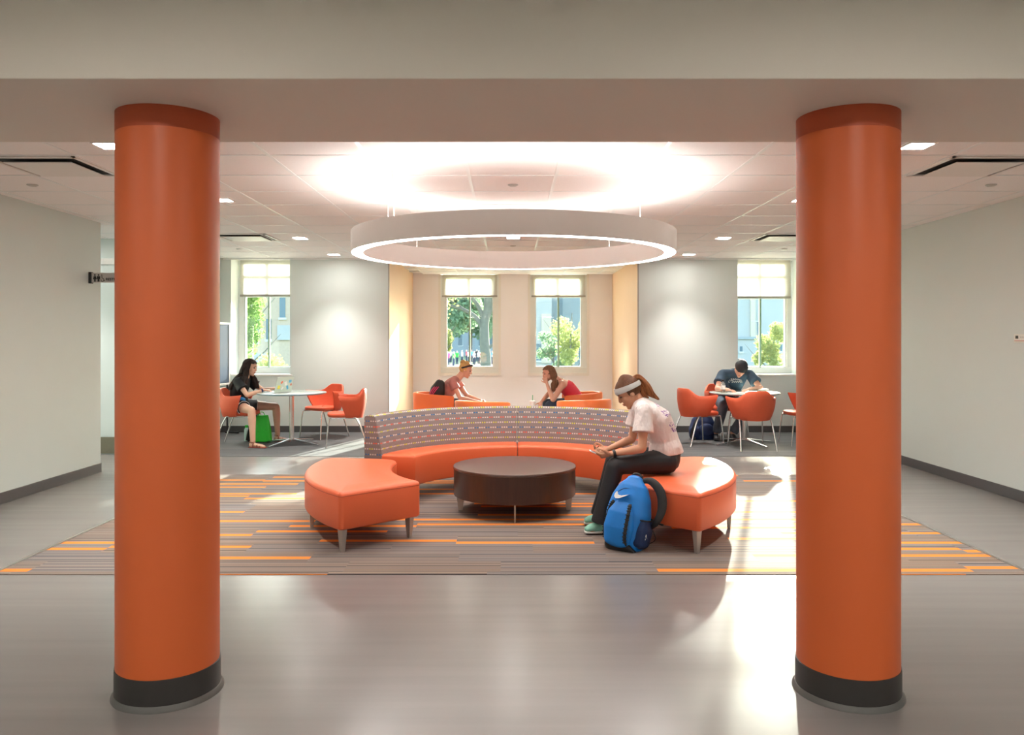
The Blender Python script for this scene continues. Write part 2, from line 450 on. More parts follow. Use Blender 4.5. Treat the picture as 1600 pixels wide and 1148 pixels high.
def tag(o, label=None, cat=None, group=None, kind=None):
    if label: o['label'] = label
    if cat: o['category'] = cat
    if group: o['group'] = group
    if kind: o['kind'] = kind
    return o
def thing(name, loc, label, cat, group=None, rz=0, kind=None):
    o = bpy.data.objects.new(name, None); COL.objects.link(o)
    o.location = loc; o.rotation_euler = (0, 0, rz); o.empty_display_size = .1
    return tag(o, label, cat, group, kind)
def struct(name, mb, mats, **kw):
    o = mb.build(name, mats, **kw); o['kind'] = 'structure'; return o
def copy_tree(o, parent=None):
    c = o.copy(); COL.objects.link(c); c.parent = parent
    for ch in [x for x in bpy.data.objects if x.parent == o]: copy_tree(ch, c)
    return c
def arc(c, r, a0, a1, n): return [(c[0]+r*cos(a0+(a1-a0)*i/n), c[1]+r*sin(a0+(a1-a0)*i/n)) for i in range(n+1)]
def bez(p0, p1, p2, n=6):
    return [tuple(p0[k]*(1-t)**2+2*p1[k]*t*(1-t)+p2[k]*t*t for k in range(len(p0))) for t in [i/n for i in range(n+1)]]
def curve(pts, n=8):   # catmull-rom
    P = [V(p) for p in pts]; P = [P[0]*2-P[1]]+P+[P[-1]*2-P[-2]]; out = []
    for i in range(1, len(P)-2):
        for k in range(n):
            t = k/n
            out.append(.5*((2*P[i])+(P[i+1]-P[i-1])*t+(2*P[i-1]-5*P[i]+4*P[i+1]-P[i+2])*t*t+(3*P[i]-P[i-1]-3*P[i+1]+P[i+2])*t**3))
    out.append(P[-2]); return out

# ------------------------------------------------------------------ camera, world, sun
cam = bpy.data.cameras.new('camera'); co = bpy.data.objects.new('camera', cam); COL.objects.link(co)
co.location = (0, 0, CH); co.rotation_euler = (pi/2, 0, 0)
cam.sensor_width = 36; cam.lens = 36*F/1600; cam.shift_x = (800-CX)/1600; cam.shift_y = (CY-574)/1600
cam.clip_end = 500; SC.camera = co
w = bpy.data.worlds.new('world'); SC.world = w; w.use_nodes = True
bg = w.node_tree.nodes['Background']
sk = w.node_tree.nodes.new('ShaderNodeTexSky'); sk.sky_type = 'NISHITA'; sk.sun_disc = False
sk.sun_elevation = radians(28); sk.sun_rotation = radians(18); sk.air_density = 1.0; sk.dust_density = 3.5
w.node_tree.links.new(sk.outputs[0], bg.inputs[0]); bg.inputs[1].default_value = .42
sl = bpy.data.lights.new('sun', 'SUN'); sl.energy = 7; sl.angle = radians(.6); sl.color = (1, .93, .82)
so = bpy.data.objects.new('sun', sl); COL.objects.link(so); so.location = (10, 40, 20)
SUN = V((-.33, -1, -.25*1.053)); so.rotation_euler = SUN.to_track_quat('-Z', 'Y').to_euler()
SC.view_settings.view_transform = 'Standard'; SC.view_settings.look = 'None'
SC.view_settings.exposure = 2.1; SC.view_settings.gamma = 1
SC.cycles.use_denoising = True; SC.cycles.max_bounces = 10; SC.cycles.diffuse_bounces = 6
SC.cycles.transparent_max_bounces = 12; SC.cycles.sample_clamp_indirect = 6; SC.cycles.caustics_reflective = False

# ------------------------------------------------------------------ room shell
XL, XR, ZC, YW, YA = -4.65, 4.75, 2.833, 13.0, 16.2
m = MB(); m.bb(-6.8, XR+.2, -3.2, YA+.4, -.12, 0); struct('floor', m, 'vinyl_floor', smooth=False)
m = MB(); m.bb(-3.31, 3.34, 5.11, 8.9, -.01, .004); o = struct('carpet', m, 'carpet_orange', smooth=False)
m = MB(); m.bb(-4.70, XR, 10.3, YA, -.01, .004); struct('carpet', m, 'carpet_grey', smooth=False)
for i, x in enumerate((-3.31, 3.34)):
    m = MB(); m.bb(x-.012, x+.012, 5.11, 8.9, -.005, .008); struct('trim_%d' % (i+1), m, 'brushed_steel', smooth=False)
def wall(name, boxes, mat='wall_paint'):
    m = MB()
    for b in boxes: m.bb(*b)
    return struct(name, m, mat, smooth=False)
wall('wall_left', [(XL-.15, XL, -3.2, 9.1, 0, 3.1), (-6.8, XL-.15, 8.95, 9.1, 0, 3.1), (-6.95, -6.8, 9.1, 10.6, 0, 3.1)])
wall('wall_left_recess', [(-6.8, -4.70, 10.5, 10.65, 2.57, 3.1), (-6.8, -6.5, 10.5, 10.65, 0, 2.57), (-4.78, -4.70, 10.5, YW+.3, 0, 3.1)])
wall('wall_right', [(XR, XR+.15, -3.2, YW+.4, 0, 3.1)])
wall('wall_front', [(XL-.2, XR+.2, -3.35, -3.2, 0, 3.1)])
OL0, OL1, OR0, OR1 = -4.524, -3.565, 3.71, 4.72
SILL = .935
# wing walls with the window openings (reveals 37 cm deep)
def wing(name, xa, xb, o0, o1):
    wall(name, [(xa, o0, YW, 13.37, 0, 3.1), (o1, xb, YW, 13.37, 0, 3.1), (o0, o1, YW, 13.37, 0, SILL)], 'wing_paint')
wing('wall_back_left', -4.78, -1.965, OL0, OL1); wing('wall_back_right', 2.09, XR+.05, OR0, OR1)
AX0, AX1 = -1.955, 2.085
wall('wall_alcove_left', [(AX0-.12, AX0, YW+.02, YA, 0, 3.1)], 'peach_panel')
wall('wall_alcove_right', [(AX1, AX1+.12, YW+.02, YA, 0, 3.1)], 'peach_panel')
m = MB(); m.bb(AX0-.014, AX0+.002, YW-.006, YW+.02, 0, ZC); m.bb(AX1-.002, AX1+.014, YW-.006, YW+.02, 0, ZC)
struct('trim_3', m, 'hem_bar', smooth=False)
AW = [(-1.40, -.21), (.41, 1.575)]
AS = .82
wall('wall_alcove_back', [(AX0-.12, AW[0][0], YA, YA+.3, 0, 3.1), (AW[0][1], AW[1][0], YA, YA+.3, 0, 3.1), (AW[1][1], AX1+.12, YA, YA+.3, 0, 3.1),
      (AW[0][0], AW[0][1], YA, YA+.3, 0, AS), (AW[1][0], AW[1][1], YA, YA+.3, 0, AS)], 'alcove_paint')
# ceiling: tiles + grid bars
GX0, GY0, GS = .376, 5.765, .703
m = MB()
ix = range(-11, 8); iy = range(-3, 16)
for i in ix:
    for j in iy:
        x, y = GX0+i*GS, GY0+j*GS
        if y < 3.2 or x > XR or y > YA or (y > 13.1 and not (AX0-.4 < x < AX1)): continue
        m.bb(x+.013, x+GS-.013, y+.013, y+GS-.013, ZC-.002, ZC+.02, 0)
for i in ix:
    x = GX0+i*GS; m.bb(x-.013, x+.013, 3.6, YA if AX0 < x < AX1 else 13.3, ZC-.006, ZC+.018, 1)
for j in iy:
    y = GY0+j*GS
    if 3.6 < y < YA: m.bb(-6.8 if y < 13.2 else AX0, XR+.1 if y < 13.2 else AX1, y-.013, y+.013, ZC-.0055, ZC+.018, 1)
m.bb(-6.9, XR+.2, -3.2, 13.4, ZC+.02, ZC+.3, 0); m.bb(AX0-.12, AX1+.12, 13.4, YA+.05, ZC+.02, ZC+.3, 0)
m.bb(XL, XR, -3.2, 2.95, ZC-.004, ZC+.02, 2)
struct('ceiling', m, ['ceiling_tile', 'ceiling_grid', 'beam_paint'], smooth=False)
m = MB(); m.bb(XL-.1, XR+.1, 2.92, 3.855, 2.453, ZC+.1); struct('beam', m, 'beam_paint', smooth=False, bevel=.004)
m = MB(); m.bb(XL-.0, XR, YW-.012, YW+.0, ZC-.03, ZC); struct('trim_4', m, 'ceiling_grid', smooth=False)
# baseboards
def base(name, boxes):
    m = MB()
    for b in boxes: m.bb(*b)
    struct(name, m, 'base_rubber', smooth=False, bevel=.004)
base('baseboard_left', [(XL, XL+.012, -3.2, 9.1, 0, .105)])
base('baseboard_right', [(XR-.012, XR, -3.2, YW, 0, .105)])
base('baseboard_back', [(-4.70, -1.965, YW-.012, YW, 0, .105), (2.09, XR-.012, YW-.012, YW, 0, .105)])
base('baseboard_alcove', [(AX0, AX1, YA-.012, YA, 0, .105), (AX0, AX0+.012, YW+.02, YA-.012, 0, .105), (AX1-.012, AX1, YW+.02, YA-.012, 0, .105)])
# door in the left recess
m = MB(); m.bb(-6.5, -4.78, 10.52, 10.57, 0, 2.49); d = struct('door_1', m, 'wall_paint', smooth=False)
m = MB(); m.bb(-6.48, -4.8, 10.505, 10.52, .01, .225); m.build('kick_plate', 'kick_plate', d, smooth=False)
m = MB(); m.bb(-6.5, -4.78, 10.50, 10.56, 2.49, 2.57); m.build('door_frame', 'sign_plate', d, smooth=False)

# windows
def window(idx, x0, x1, yp, z0, z1, sc, zbar, zsh, reveal_y, where):
    # yp = plane of the frame; sc = size factor of the frame members
    m = MB(); t = .055*sc; d = .07
    def B(a, b, c, e, y=0, mi=0): m.bb(a, b, yp+y, yp+y+d, c, e, mi)
    B(x0, x0+t*1.5, z0, z1); B(x1-t*1.5, x1, z0, z1); B(x0+.001, x1-.001, z0+.001, z0+t*1.9, -.004); B(x0+.001, x1-.001, z1-t, z1-.001, -.004)
    xa, xb = x0+t*1.5, x1-t*1.5; xm = (xa+xb)/2
    # inner sash
    B(xa, xa+t*.5, z0+t*1.9, z1-t, .02); B(xb-t*.5, xb, z0+t*1.9, z1-t, .02)
    B(xa, xb, z0+t*1.89, z0+t*2.2, .018)
    B(xm-.022*sc, xm+.022*sc, zsh, z1-t, .016)           # upper muntin
    B(xa, xb, zbar-.02*sc, zbar+.02*sc, .02)
    B(xa, xb, zsh-.03, zsh+.03, .012)
    w_ = struct('window_%d' % idx, m, ['window_frame'], smooth=False, bevel=.004)
    m2 = MB(); m2.bb(xm-.014*sc, xm+.014*sc, yp+.015, yp+.07, z0+t*1.9, zsh); m2.build('mullion', 'green_metal', w_, smooth=False)
    m2 = MB(); m2.bb(xa, xb, yp+.045, yp+.05, z0+t*1.9, z1-t); m2.build('pane', 'window_glass', w_, smooth=False)
    m2 = MB(); m2.bb(x0, x1, reveal_y-.015, yp+.01, z0-.02, z0+.006); m2.build('window_sill', 'white_metal', w_, smooth=False, bevel=.005)
    r = thing('roller_shade', (xm, yp-.03, z1), 'off-white roller shade half drawn over ' + where, 'window shade', 'half-drawn roller shades')
    s_ = MB((xm, yp-.03, z1)); s_.bb(x0+.035*sc, x1-.035*sc, yp-.022, yp-.020, zsh+.01, z1-.002); s_.build('shade_fabric', 'shade_fabric', r, smooth=False)
    s_ = MB((xm, yp-.03, z1)); s_.bb(x0+.03*sc, x1-.03*sc, yp-.032, yp-.012, zsh-.022, zsh+.012); s_.build('hem_bar', 'hem_bar', r, smooth=False, bevel=.004)
window(1, OL0, -3.53, 13.37, SILL, ZC, 1.0, 2.57, 2.245, 13.0, 'the far-left window behind the laptop table')
window(2, AW[0][0], AW[0][1], YA+.02, AS, ZC-.01, 1.21, 2.78, 2.39, YA, 'the alcove window showing the big tree')
window(3, AW[1][0], AW[1][1], YA+.02, AS, ZC-.01, 1.21, 2.78, 2.39, YA, 'the alcove window right of the big tree')
window(4, 3.68, OR1, 13.37, SILL, ZC, 1.0, 2.57, 2.215, 13.0, 'the far-right window behind the capped man')
for i, (a, b) in enumerate(AW):
    m = MB(); z1 = ZC
    for bx in ((a-.035, a+.01, AS-.04, z1), (b-.01, b+.035, AS-.04, z1), (a-.037, b+.037, AS-.042, AS+.012)):
        m.bb(bx[0], bx[1], YA-.02-(.003 if bx[3] < 1 else 0), YA-.001, bx[2], bx[3])
    struct('trim_%d' % (5+i), m, 'white_metal', smooth=False)

# columns
for nm, cx, lab in (('a', -1.462, 'large round orange column left of the sofa group, dark base'), ('b', 1.449, 'large round orange column right of the sofa group, dark base')):
    cy = 3.43; R = .2075
    t = thing('column', (cx, cy, 0), lab, 'column', 'orange columns', kind='thing')
    m = MB((cx, cy, 0)); m.lathe([(R, .125), (R, 2.366)], (cx, cy, 0), 96); m.build('shaft', 'column_orange', t)
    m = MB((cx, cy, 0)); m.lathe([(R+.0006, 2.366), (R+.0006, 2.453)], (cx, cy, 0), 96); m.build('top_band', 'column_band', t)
    m = MB((cx, cy, 0)); m.lathe([(R+.004, .0), (R+.004, .126), (R-.01, .13)], (cx, cy, 0), 96); m.build('base_cove', 'column_base', t)
    m = MB((cx, cy, 0)); m.lathe([(R+.018, .0), (R+.016, .008), (R+.006, .022), (R, .023)], (cx, cy, 0), 96); m.build('base_lip', 'column_foot', t)

# ------------------------------------------------------------------ ceiling fixtures
def downlight(x, y, lab, glow='downlight_glow', s=.165, grp='square ceiling downlights', pw=62):
    t = thing('ceiling_downlight', (x, y, ZC-.012), lab, 'ceiling light', grp)
    m = MB((x, y, ZC-.012)); h = s/2
    for bx in ((x-h-.012, x+h+.012, y-h-.012, y-h), (x-h-.012, x+h+.012, y+h, y+h+.012), (x-h-.012, x-h, y-h, y+h), (x+h, x+h+.012, y-h, y+h)):
        m.bb(*bx, ZC-.014, ZC-.003)
    m.build('trim_ring', 'white_metal', t, smooth=False)
    m = MB((x, y, ZC-.012)); m.bb(x-h, x+h, y-h, y+h, ZC-.010, ZC-.004); m.build('lamp', glow, t, smooth=False)
    if glow == 'downlight_glow':
        sp = bpy.data.lights.new('downlight_beam', 'SPOT'); sp.energy = pw; sp.spot_size = radians(88); sp.spot_blend = 1; sp.shadow_soft_size = .07; sp.color = (1, .95, .88)
        so_ = bpy.data.objects.new('downlight_beam', sp); COL.objects.link(so_); so_.parent = t; so_.location = (0, 0, -.012)
for row, y in (('nearest the beam', 5.46), ('in the second row from the beam', 7.57), ('in the third row from the beam', 10.4), ('closest to the back wall', 12.4)):
    downlight(-2.72, y, 'small square downlight in the left line, ' + row)
    downlight(2.78, y, 'small square downlight in the right line, ' + row)
downlight(.05, 10.35, 'small square downlight seen through the middle of the ring pendant')
for x, sd_ in ((-.85, 'left'), (1.0, 'right')):
    downlight(x, 14.5, 'unseen fill light added in the alcove ceiling above the %s armchairs' % sd_, pw=150)  # lamps added out of sight behind the ring to brighten the alcove
downlight(-5.6, 9.8, 'unseen fill light added in the restroom recess behind the left wall', pw=70)  # out-of-view lamp added to lift the dark recess
for x in (-3.6, -1.3, 1.3, 3.6):
    downlight(x, 1.45, 'square corridor downlight in front of the beam', 'corridor_glow', .16, 'corridor downlights')
    downlight(x, -1.4, 'unseen fill light added behind the camera', 'corridor_glow', .2, 'added fill lights at the rear')  # rear row added as ambient fill, never in view
def vent(x, y, lab):
    t = thing('air_diffuser', (x, y, ZC), lab, 'air vent', 'square ceiling air diffusers'); O = (x, y, ZC); h = GS/2-.012
    m = MB(O)
    for bx in ((x-h, x+h, y-h, y-h+.03), (x-h, x+h, y+h-.03, y+h), (x-h, x-h+.03, y-h, y+h), (x+h-.03, x+h, y-h, y+h)): m.bb(*bx, ZC-.016, ZC-.003)
    m.build('frame', 'white_metal', t, smooth=False)
    m = MB(O); m.bb(x-h+.03, x+h-.03, y-h+.03, y+h-.03, ZC-.005, ZC-.003); m.build('duct_opening', 'dark_void', t, smooth=False)
    m = MB(O); m.bb(x-.25, x+.25, y-.23, y+.25, ZC-.030, ZC-.022)
    m.build('face_plate', 'white_metal', t, smooth=False, bevel=.003)
vent(GX0-5.5*GS+.015, GY0+.5*GS, 'large square ceiling air diffuser left of the left column')
vent(GX0+4.5*GS+.0, GY0+.5*GS, 'large square ceiling air diffuser right of the right column')
vent(GX0-5.5*GS+.10, GY0+6.5*GS, 'square ceiling air diffuser above the laptop table window')
vent(GX0+4.5*GS+.0, GY0+6.5*GS, 'square ceiling air diffuser above the capped man')
for x, y, lab in ((-4.09, 6.86, 'round sprinkler cap near the left wall'), (4.13, 6.86, 'round sprinkler cap near the right wall'), (.03, 6.86, 'round sprinkler cap above the ring pendant centre'),
                  (-3.95, 11.7, 'round sprinkler cap above the far-left window'), (4.02, 11.7, 'round sprinkler cap above the far-right window'), (.05, 11.3, 'round sprinkler cap seen through the ring towards the alcove')):
    m = MB((x, y, ZC)); m.lathe([(.0, -.016), (.03, -.016), (.045, -.008), (.045, -.002)], (x, y, ZC), 20)
    tag(m.build('ceiling_sprinkler', 'sign_plate'), lab, 'sprinkler', 'flush ceiling sprinklers')

# ring pendant
PX, PY, ZB, ZT, RO, RI = .035, 6.85, 2.222, 2.398, 1.368, 1.262
t = thing('ring_pendant_lamp', (PX, PY, ZB), 'large white ring pendant lamp glowing over the curved sofa', 'pendant lamp'); O = (PX, PY, ZB)
m = MB(O)
m.lathe([(RO-.006, 0), (RO, 0), (RO, ZT-ZB), (RO-.006, ZT-ZB)], O, 128, closed=True)
m.lathe([(RI, 0), (RI+.006, 0), (RI+.006, ZT-ZB), (RI, ZT-ZB)], O, 128, closed=True)
m.lathe([(RI+.006, .08), (RO-.006, .08), (RO-.006, .09), (RI+.006, .09)], O, 128, closed=True)
m.build('ring_body', 'pendant_paint', t)
m = MB(O); m.lathe([(RI+.006, .004), (RO-.006, .004), (RO-.006, .009), (RI+.006, .009)], O, 128, closed=True); m.build('lower_diffuser', 'ring_down', t)
m = MB(O); m.lathe([(RI+.006, .158), (RO-.006, .158), (RO-.006, .163), (RI+.006, .163)], O, 128, closed=True); m.build('upper_diffuser', 'ring_up', t)
for i, (dx, dy) in enumerate(((-.93, -.92), (.93, -.92), (-.93, .92), (.93, .92))):
    x, y = PX+dx, PY+dy; L = V((dx, dy, 0)).normalized()*1.315
    m = MB(O); m.tube([(PX+L.x, PY+L.y, ZT-.08), (x, y, ZC-.01)], .0022, 6); m.build('suspension_cable', 'white_metal', t)
    m = MB(O); m.lathe([(0, ZC-ZB-.02), (.012, ZC-ZB-.02), (.02, ZC-ZB-.012), (.058 if i < 1 else .03, ZC-ZB-.008), (.058 if i < 1 else .03, ZC-ZB-.0)], (x, y, ZB), 24); m.build('ceiling_canopy', 'white_metal', t)
m = MB(O); m.tube([(PX-.93+.02, PY-.92, ZC-.01), (PX-.93+.035, PY-.91, ZC-.2), (PX-.92+.03, PY-.90, ZT-.05)], .0045, 8); m.build('power_cord', 'white_metal', t)

# ------------------------------------------------------------------ signs
def text(body, size, loc, rot, mat, parent, name='lettering', ext=.001, align='LEFT', offx=0):
    c = bpy.data.curves.new(name, 'FONT'); c.body = body; c.size = size; c.extrude = ext; c.align_x = align; c.align_y = 'CENTER'; c.offset = offx
    o = bpy.data.objects.new(name, c); COL.objects.link(o); c.materials.append(MATS[mat]); o.parent = parent; o.location = loc; o.rotation_euler = rot
    return o
t = thing('restroom_sign', (XL, 8.86, 2.13), 'grey projecting blade sign reading RESTROOMS on the left wall corner', 'sign'); O = V((XL, 8.86, 2.13))
m = MB(O); m.bb(XL+.025, XL+.60, 8.85, 8.87, 2.135, 2.242); m.build('plate', 'sign_plate', t, smooth=False, bevel=.002)
m = MB(O); m.bb(XL, XL+.028, 8.835, 8.885, 2.125, 2.252); m.build('wall_bracket', 'sign_black', t, smooth=False, bevel=.002)
text('RESTROOMS', .040, (.185, -.012, .040), (pi/2, 0, 0), 'sign_black', t, offx=.0012)
def pict(x, skirt):
    m = MB(O); y0, y1 = 8.847, 8.85
    def poly(pts):
        n = len(pts); vs = [V((XL+x+a, y0, 2.145+b)) for a, b in pts]+[V((XL+x+a, y1, 2.145+b)) for a, b in pts]
        m.add(vs, [tuple(range(n)), tuple(range(2*n-1, n-1, -1))]+[(i, n+i, n+(i+1) % n, (i+1) % n) for i in range(n)])
    poly([(.009*cos(a*pi/6), .073+.009*sin(a*pi/6)) for a in range(12)])
    if skirt: poly([(-.012, .06), (.012, .06), (.02, .025), (.008, .025), (.008, 0), (-.008, 0), (-.008, .025), (-.02, .025)])
    else: poly([(-.017, .06), (.017, .06), (.017, .028), (.010, .028), (.010, 0), (-.010, 0), (-.010, .028), (-.017, .028)])
    m.build('pictogram', 'sign_black', t, smooth=False)
pict(.065, True); pict(.105, False)
m = MB(O); c0 = V((XL+.148, 8.848, 2.163))
m.tube([c0+V((.016*cos(a), 0, .016*sin(a))) for a in [radians(150+i*22) for i in range(11)]], .003, 6)
m.tube([c0+V((-.006, 0, .045)), c0+V((-.004, 0, .018)), c0+V((.012, 0, .016)), c0+V((.018, 0, -.006)), c0+V((.026, 0, -.008))], .0035, 6)
m.ell(c0+V((-.007, 0, .054)), (.006, .002, .006)); m.build('wheelchair_pictogram', 'sign_black', t, smooth=False)
t = thing('room_sign', (XR, 7.3, 1.47), 'small white sign with a red line on the right wall', 'sign'); O = V((XR, 7.3, 1.47))
m = MB(O); m.bb(XR-.008, XR, 7.10, 7.52, 1.475, 1.555); m.build('plate', 'sign_white', t, smooth=False)
m = MB(O); m.bb(XR-.010, XR-.008, 7.10, 7.51, 1.490, 1.496); m.build('red_line', 'sign_red', t, smooth=False)
m = MB(O); m.bb(XR-.010, XR-.008, 7.455, 7.495, 1.512, 1.54); m.build('picture', 'sign_black', t, smooth=False)
# writing on the small sign is too small to read: fine grey strokes
m = MB(O)
for i in range(12): m.bb(XR-.010, XR-.008, 7.15+i*.024, 7.162+i*.024, 1.517, 1.533)
m.build('lettering', 'sign_plate', t, smooth=False)

# ------------------------------------------------------------------ benches, sofa, coffee table
def sector_outline(c, ri, ro, a0, a1, r0, r1, n=28, keep=False):
    """r0 / r1: corner radius at the a0 end and at the a1 end"""
    P = lambda r, a: (c[0]+r*cos(a), c[1]+r*sin(a))
    out = []
    out += arc(c, ro, a0+r0/ro, a1-r1/ro, n)
    out += bez(P(ro, a1-r1/ro), P(ro, a1), P(ro-r1, a1))
    out += bez(P(ri+r1, a1), P(ri, a1), P(ri, a1-r1/ri))
    out += arc(c, ri, a1-r1/ri, a0+r0/ri, n)
    out += bez(P(ri, a0+r0/ri), P(ri, a0), P(ri+r0, a0))
    out += bez(P(ro-r0, a0), P(ro, a0), P(ro, a0+r0/ro))
    if keep: return out
    res = []
    for p in out:
        if not res or (abs(p[0]-res[-1][0])+abs(p[1]-res[-1][1])) > 1e-4: res.append(p)
    if abs(res[0][0]-res[-1][0])+abs(res[0][1]-res[-1][1]) < 1e-4: res.pop()
    return res
def inset(out, d):
    n = len(out); res = []
    A = sum(out[i][0]*out[(i+1) % n][1]-out[(i+1) % n][0]*out[i][1] for i in range(n)); sg = 1 if A > 0 else -1
    for i in range(n):
        a, b = V(out[i-1]), V(out[(i+1) % n]); t = (b-a).normalized(); res.append((out[i][0]-t.y*d*sg, out[i][1]+t.x*d*sg))
    return res
def cushion(m, out, z0, z1, e=.032, crown=.012):
    """upholstered block: rounded top edge, slightly crowned top; out = outline or a function inset -> outline"""
    prof = [(.012, z0), (0, z0+.012), (0, z1-e)]
    for k in range(1, 6): a = k/5*pi/2; prof.append((e*(1-cos(a)), z1-e+e*sin(a)*.92))
    prof.append((e+.05, z1+crown*.5)); prof.append((e+.11, z1+crown))
    fn = out if callable(out) else (lambda d: inset(out, d))
    vs = []
    for d, z in prof: q = fn(d); n = len(q); vs += [V((x, y, z)) for x, y in q]
    fs = []
    for i in range(len(prof)-1):
        for k in range(n): fs.append((i*n+k, i*n+(k+1) % n, (i+1)*n+(k+1) % n, (i+1)*n+k))
    fs.append(tuple(range(n-1, -1, -1))); fs.append(tuple((len(prof)-1)*n+k for k in range(n)))
    m.add(vs, fs)
def sector_fn(c, ri, ro, a0, a1, r0, r1, n=28):
    def fn(d):
        k = d/((ri+ro)/2)
        return sector_outline(c, ri+d, ro-d, a0+k, a1-k, max(r0-d*.6, .008), max(r1-d*.6, .008), n, True)
    return fn
def legbox(x, y, ztop, parent, ang, O, wt=.075, wb=.036, name='leg', mat='bench_leg'):
    m = MB(O); R = Matrix.Rotation(ang, 3, 'Z')
    m.box((x, y, ztop/2), (wt, wt*.55, ztop), 0, R, taper=(wb/wt, wb/wt*1.3)); m.build(name, mat, parent, smooth=False, bevel=.005)
def bench(c, ri, ro, a0, a1, r0, r1, lab, feet):
    cx = c[0]+1.6*cos((a0+a1)/2); cy = c[1]+1.6*sin((a0+a1)/2); O = (cx, cy, 0)
    t = thing('curved_bench', O, lab, 'bench', 'curved orange benches')
    out = sector_outline(c, ri, ro, a0, a1, r0, r1)
    m = MB(O); cushion(m, sector_fn(c, ri, ro, a0, a1, r0, r1), .168, .438); m.build('seat', 'orange_vinyl', t, ang=50)
    sm = MB(O); q = inset(out, -.0008); sm.tube([(x, y, .405) for x, y in q], .0022, 6, closed=True); sm.build('seam', 'orange_seam', t)
    for r, a in feet:
        legbox(c[0]+r*cos(a), c[1]+r*sin(a), .172, t, a+pi/2, O)
D = radians
bench((.20, 6.88), 1.20, 1.90, D(167.5), D(223.5), .15, .03, 'curved orange bench without a back, empty, left of the coffee table',
      [(1.27, D(171)), (1.82, D(171)), (1.845, D(196)), (1.845, D(221.5)), (1.26, D(220.5))])
bench((-.05, 6.90), 1.22, 1.93, D(-45), D(14.5), .03, .17, 'curved orange bench with the phone user seated on it, right of the coffee table',
      [(1.875, D(-43.2)), (1.28, D(-42)), (1.875, D(-17)), (1.85, D(10.5)), (1.29, D(10.5))])
SCN = (.08, 7.0)
def sofa(a0, a1, lab):
    am = (a0+a1)/2; O = (SCN[0]+1.25*cos(am), SCN[1]+1.25*sin(am), 0)
    t = thing('curved_sofa', O, lab, 'sofa', 'two curved sofa sections')
    m = MB(O); cushion(m, sector_fn(SCN, .985, 1.33, a0+.003, a1-.003, .012, .012, 36), .165, .448, .03, .006); m.build('seat', 'orange_vinyl', t, ang=50)
    e = .022
    prof = [(1.315, .17), (1.49, .17), (1.50, .19), (1.50, .775), (1.493, .794), (1.474, .802), (1.405, .802), (1.388, .795), (1.378, .775), (1.315, .43)]
    # end faces slightly softened: the profile shrinks over the last centimetre
    m = MB(O); m.sweep(prof, SCN, a0+.002, a1-.002, 48, ref=1.34); m.build('backrest', 'dot_fabric', t, ang=30, bevel=.008, seg=2)
    for r, a in ((1.05, a0+.08), (1.05, a1-.08), (1.42, a0+.06), (1.42, a1-.06)): legbox(SCN[0]+r*cos(a), SCN[1]+r*sin(a), .17, t, a+pi/2, O, .06, .035)
sofa(D(90), D(163), 'left half of the curved sofa, orange seat and dotted grey back')
sofa(D(17), D(90), 'right half of the curved sofa, orange seat and dotted grey back')
TX, TY = .045, 7.03
t = thing('coffee_table', (TX, TY, 0), 'low round dark wood drum coffee table inside the sofa ring', 'coffee table'); O = (TX, TY, 0)
m = MB(O); m.lathe([(0, .155), (.53, .155), (.533, .16), (.533, .375), (.535, .378)], O, 96); m.build('drum', 'table_wood', t)
m = MB(O); m.lathe([(0, .378), (.535, .378), (.538, .382), (.538, .399), (.535, .403), (0, .403)], O, 96); m.build('top', 'table_wood_top', t)
for k in range(4):
    a = k*pi/2-pi/2; x, y = TX+.475*cos(a), TY+.475*sin(a); m = MB(O); R = Matrix.Rotation(a, 3, 'Z')
    m.box((x, y, .078), (.075, .014, .157), 0, R, taper=(.5, 1)); m.build('leg', 'bench_leg', t, smooth=False, bevel=.002)

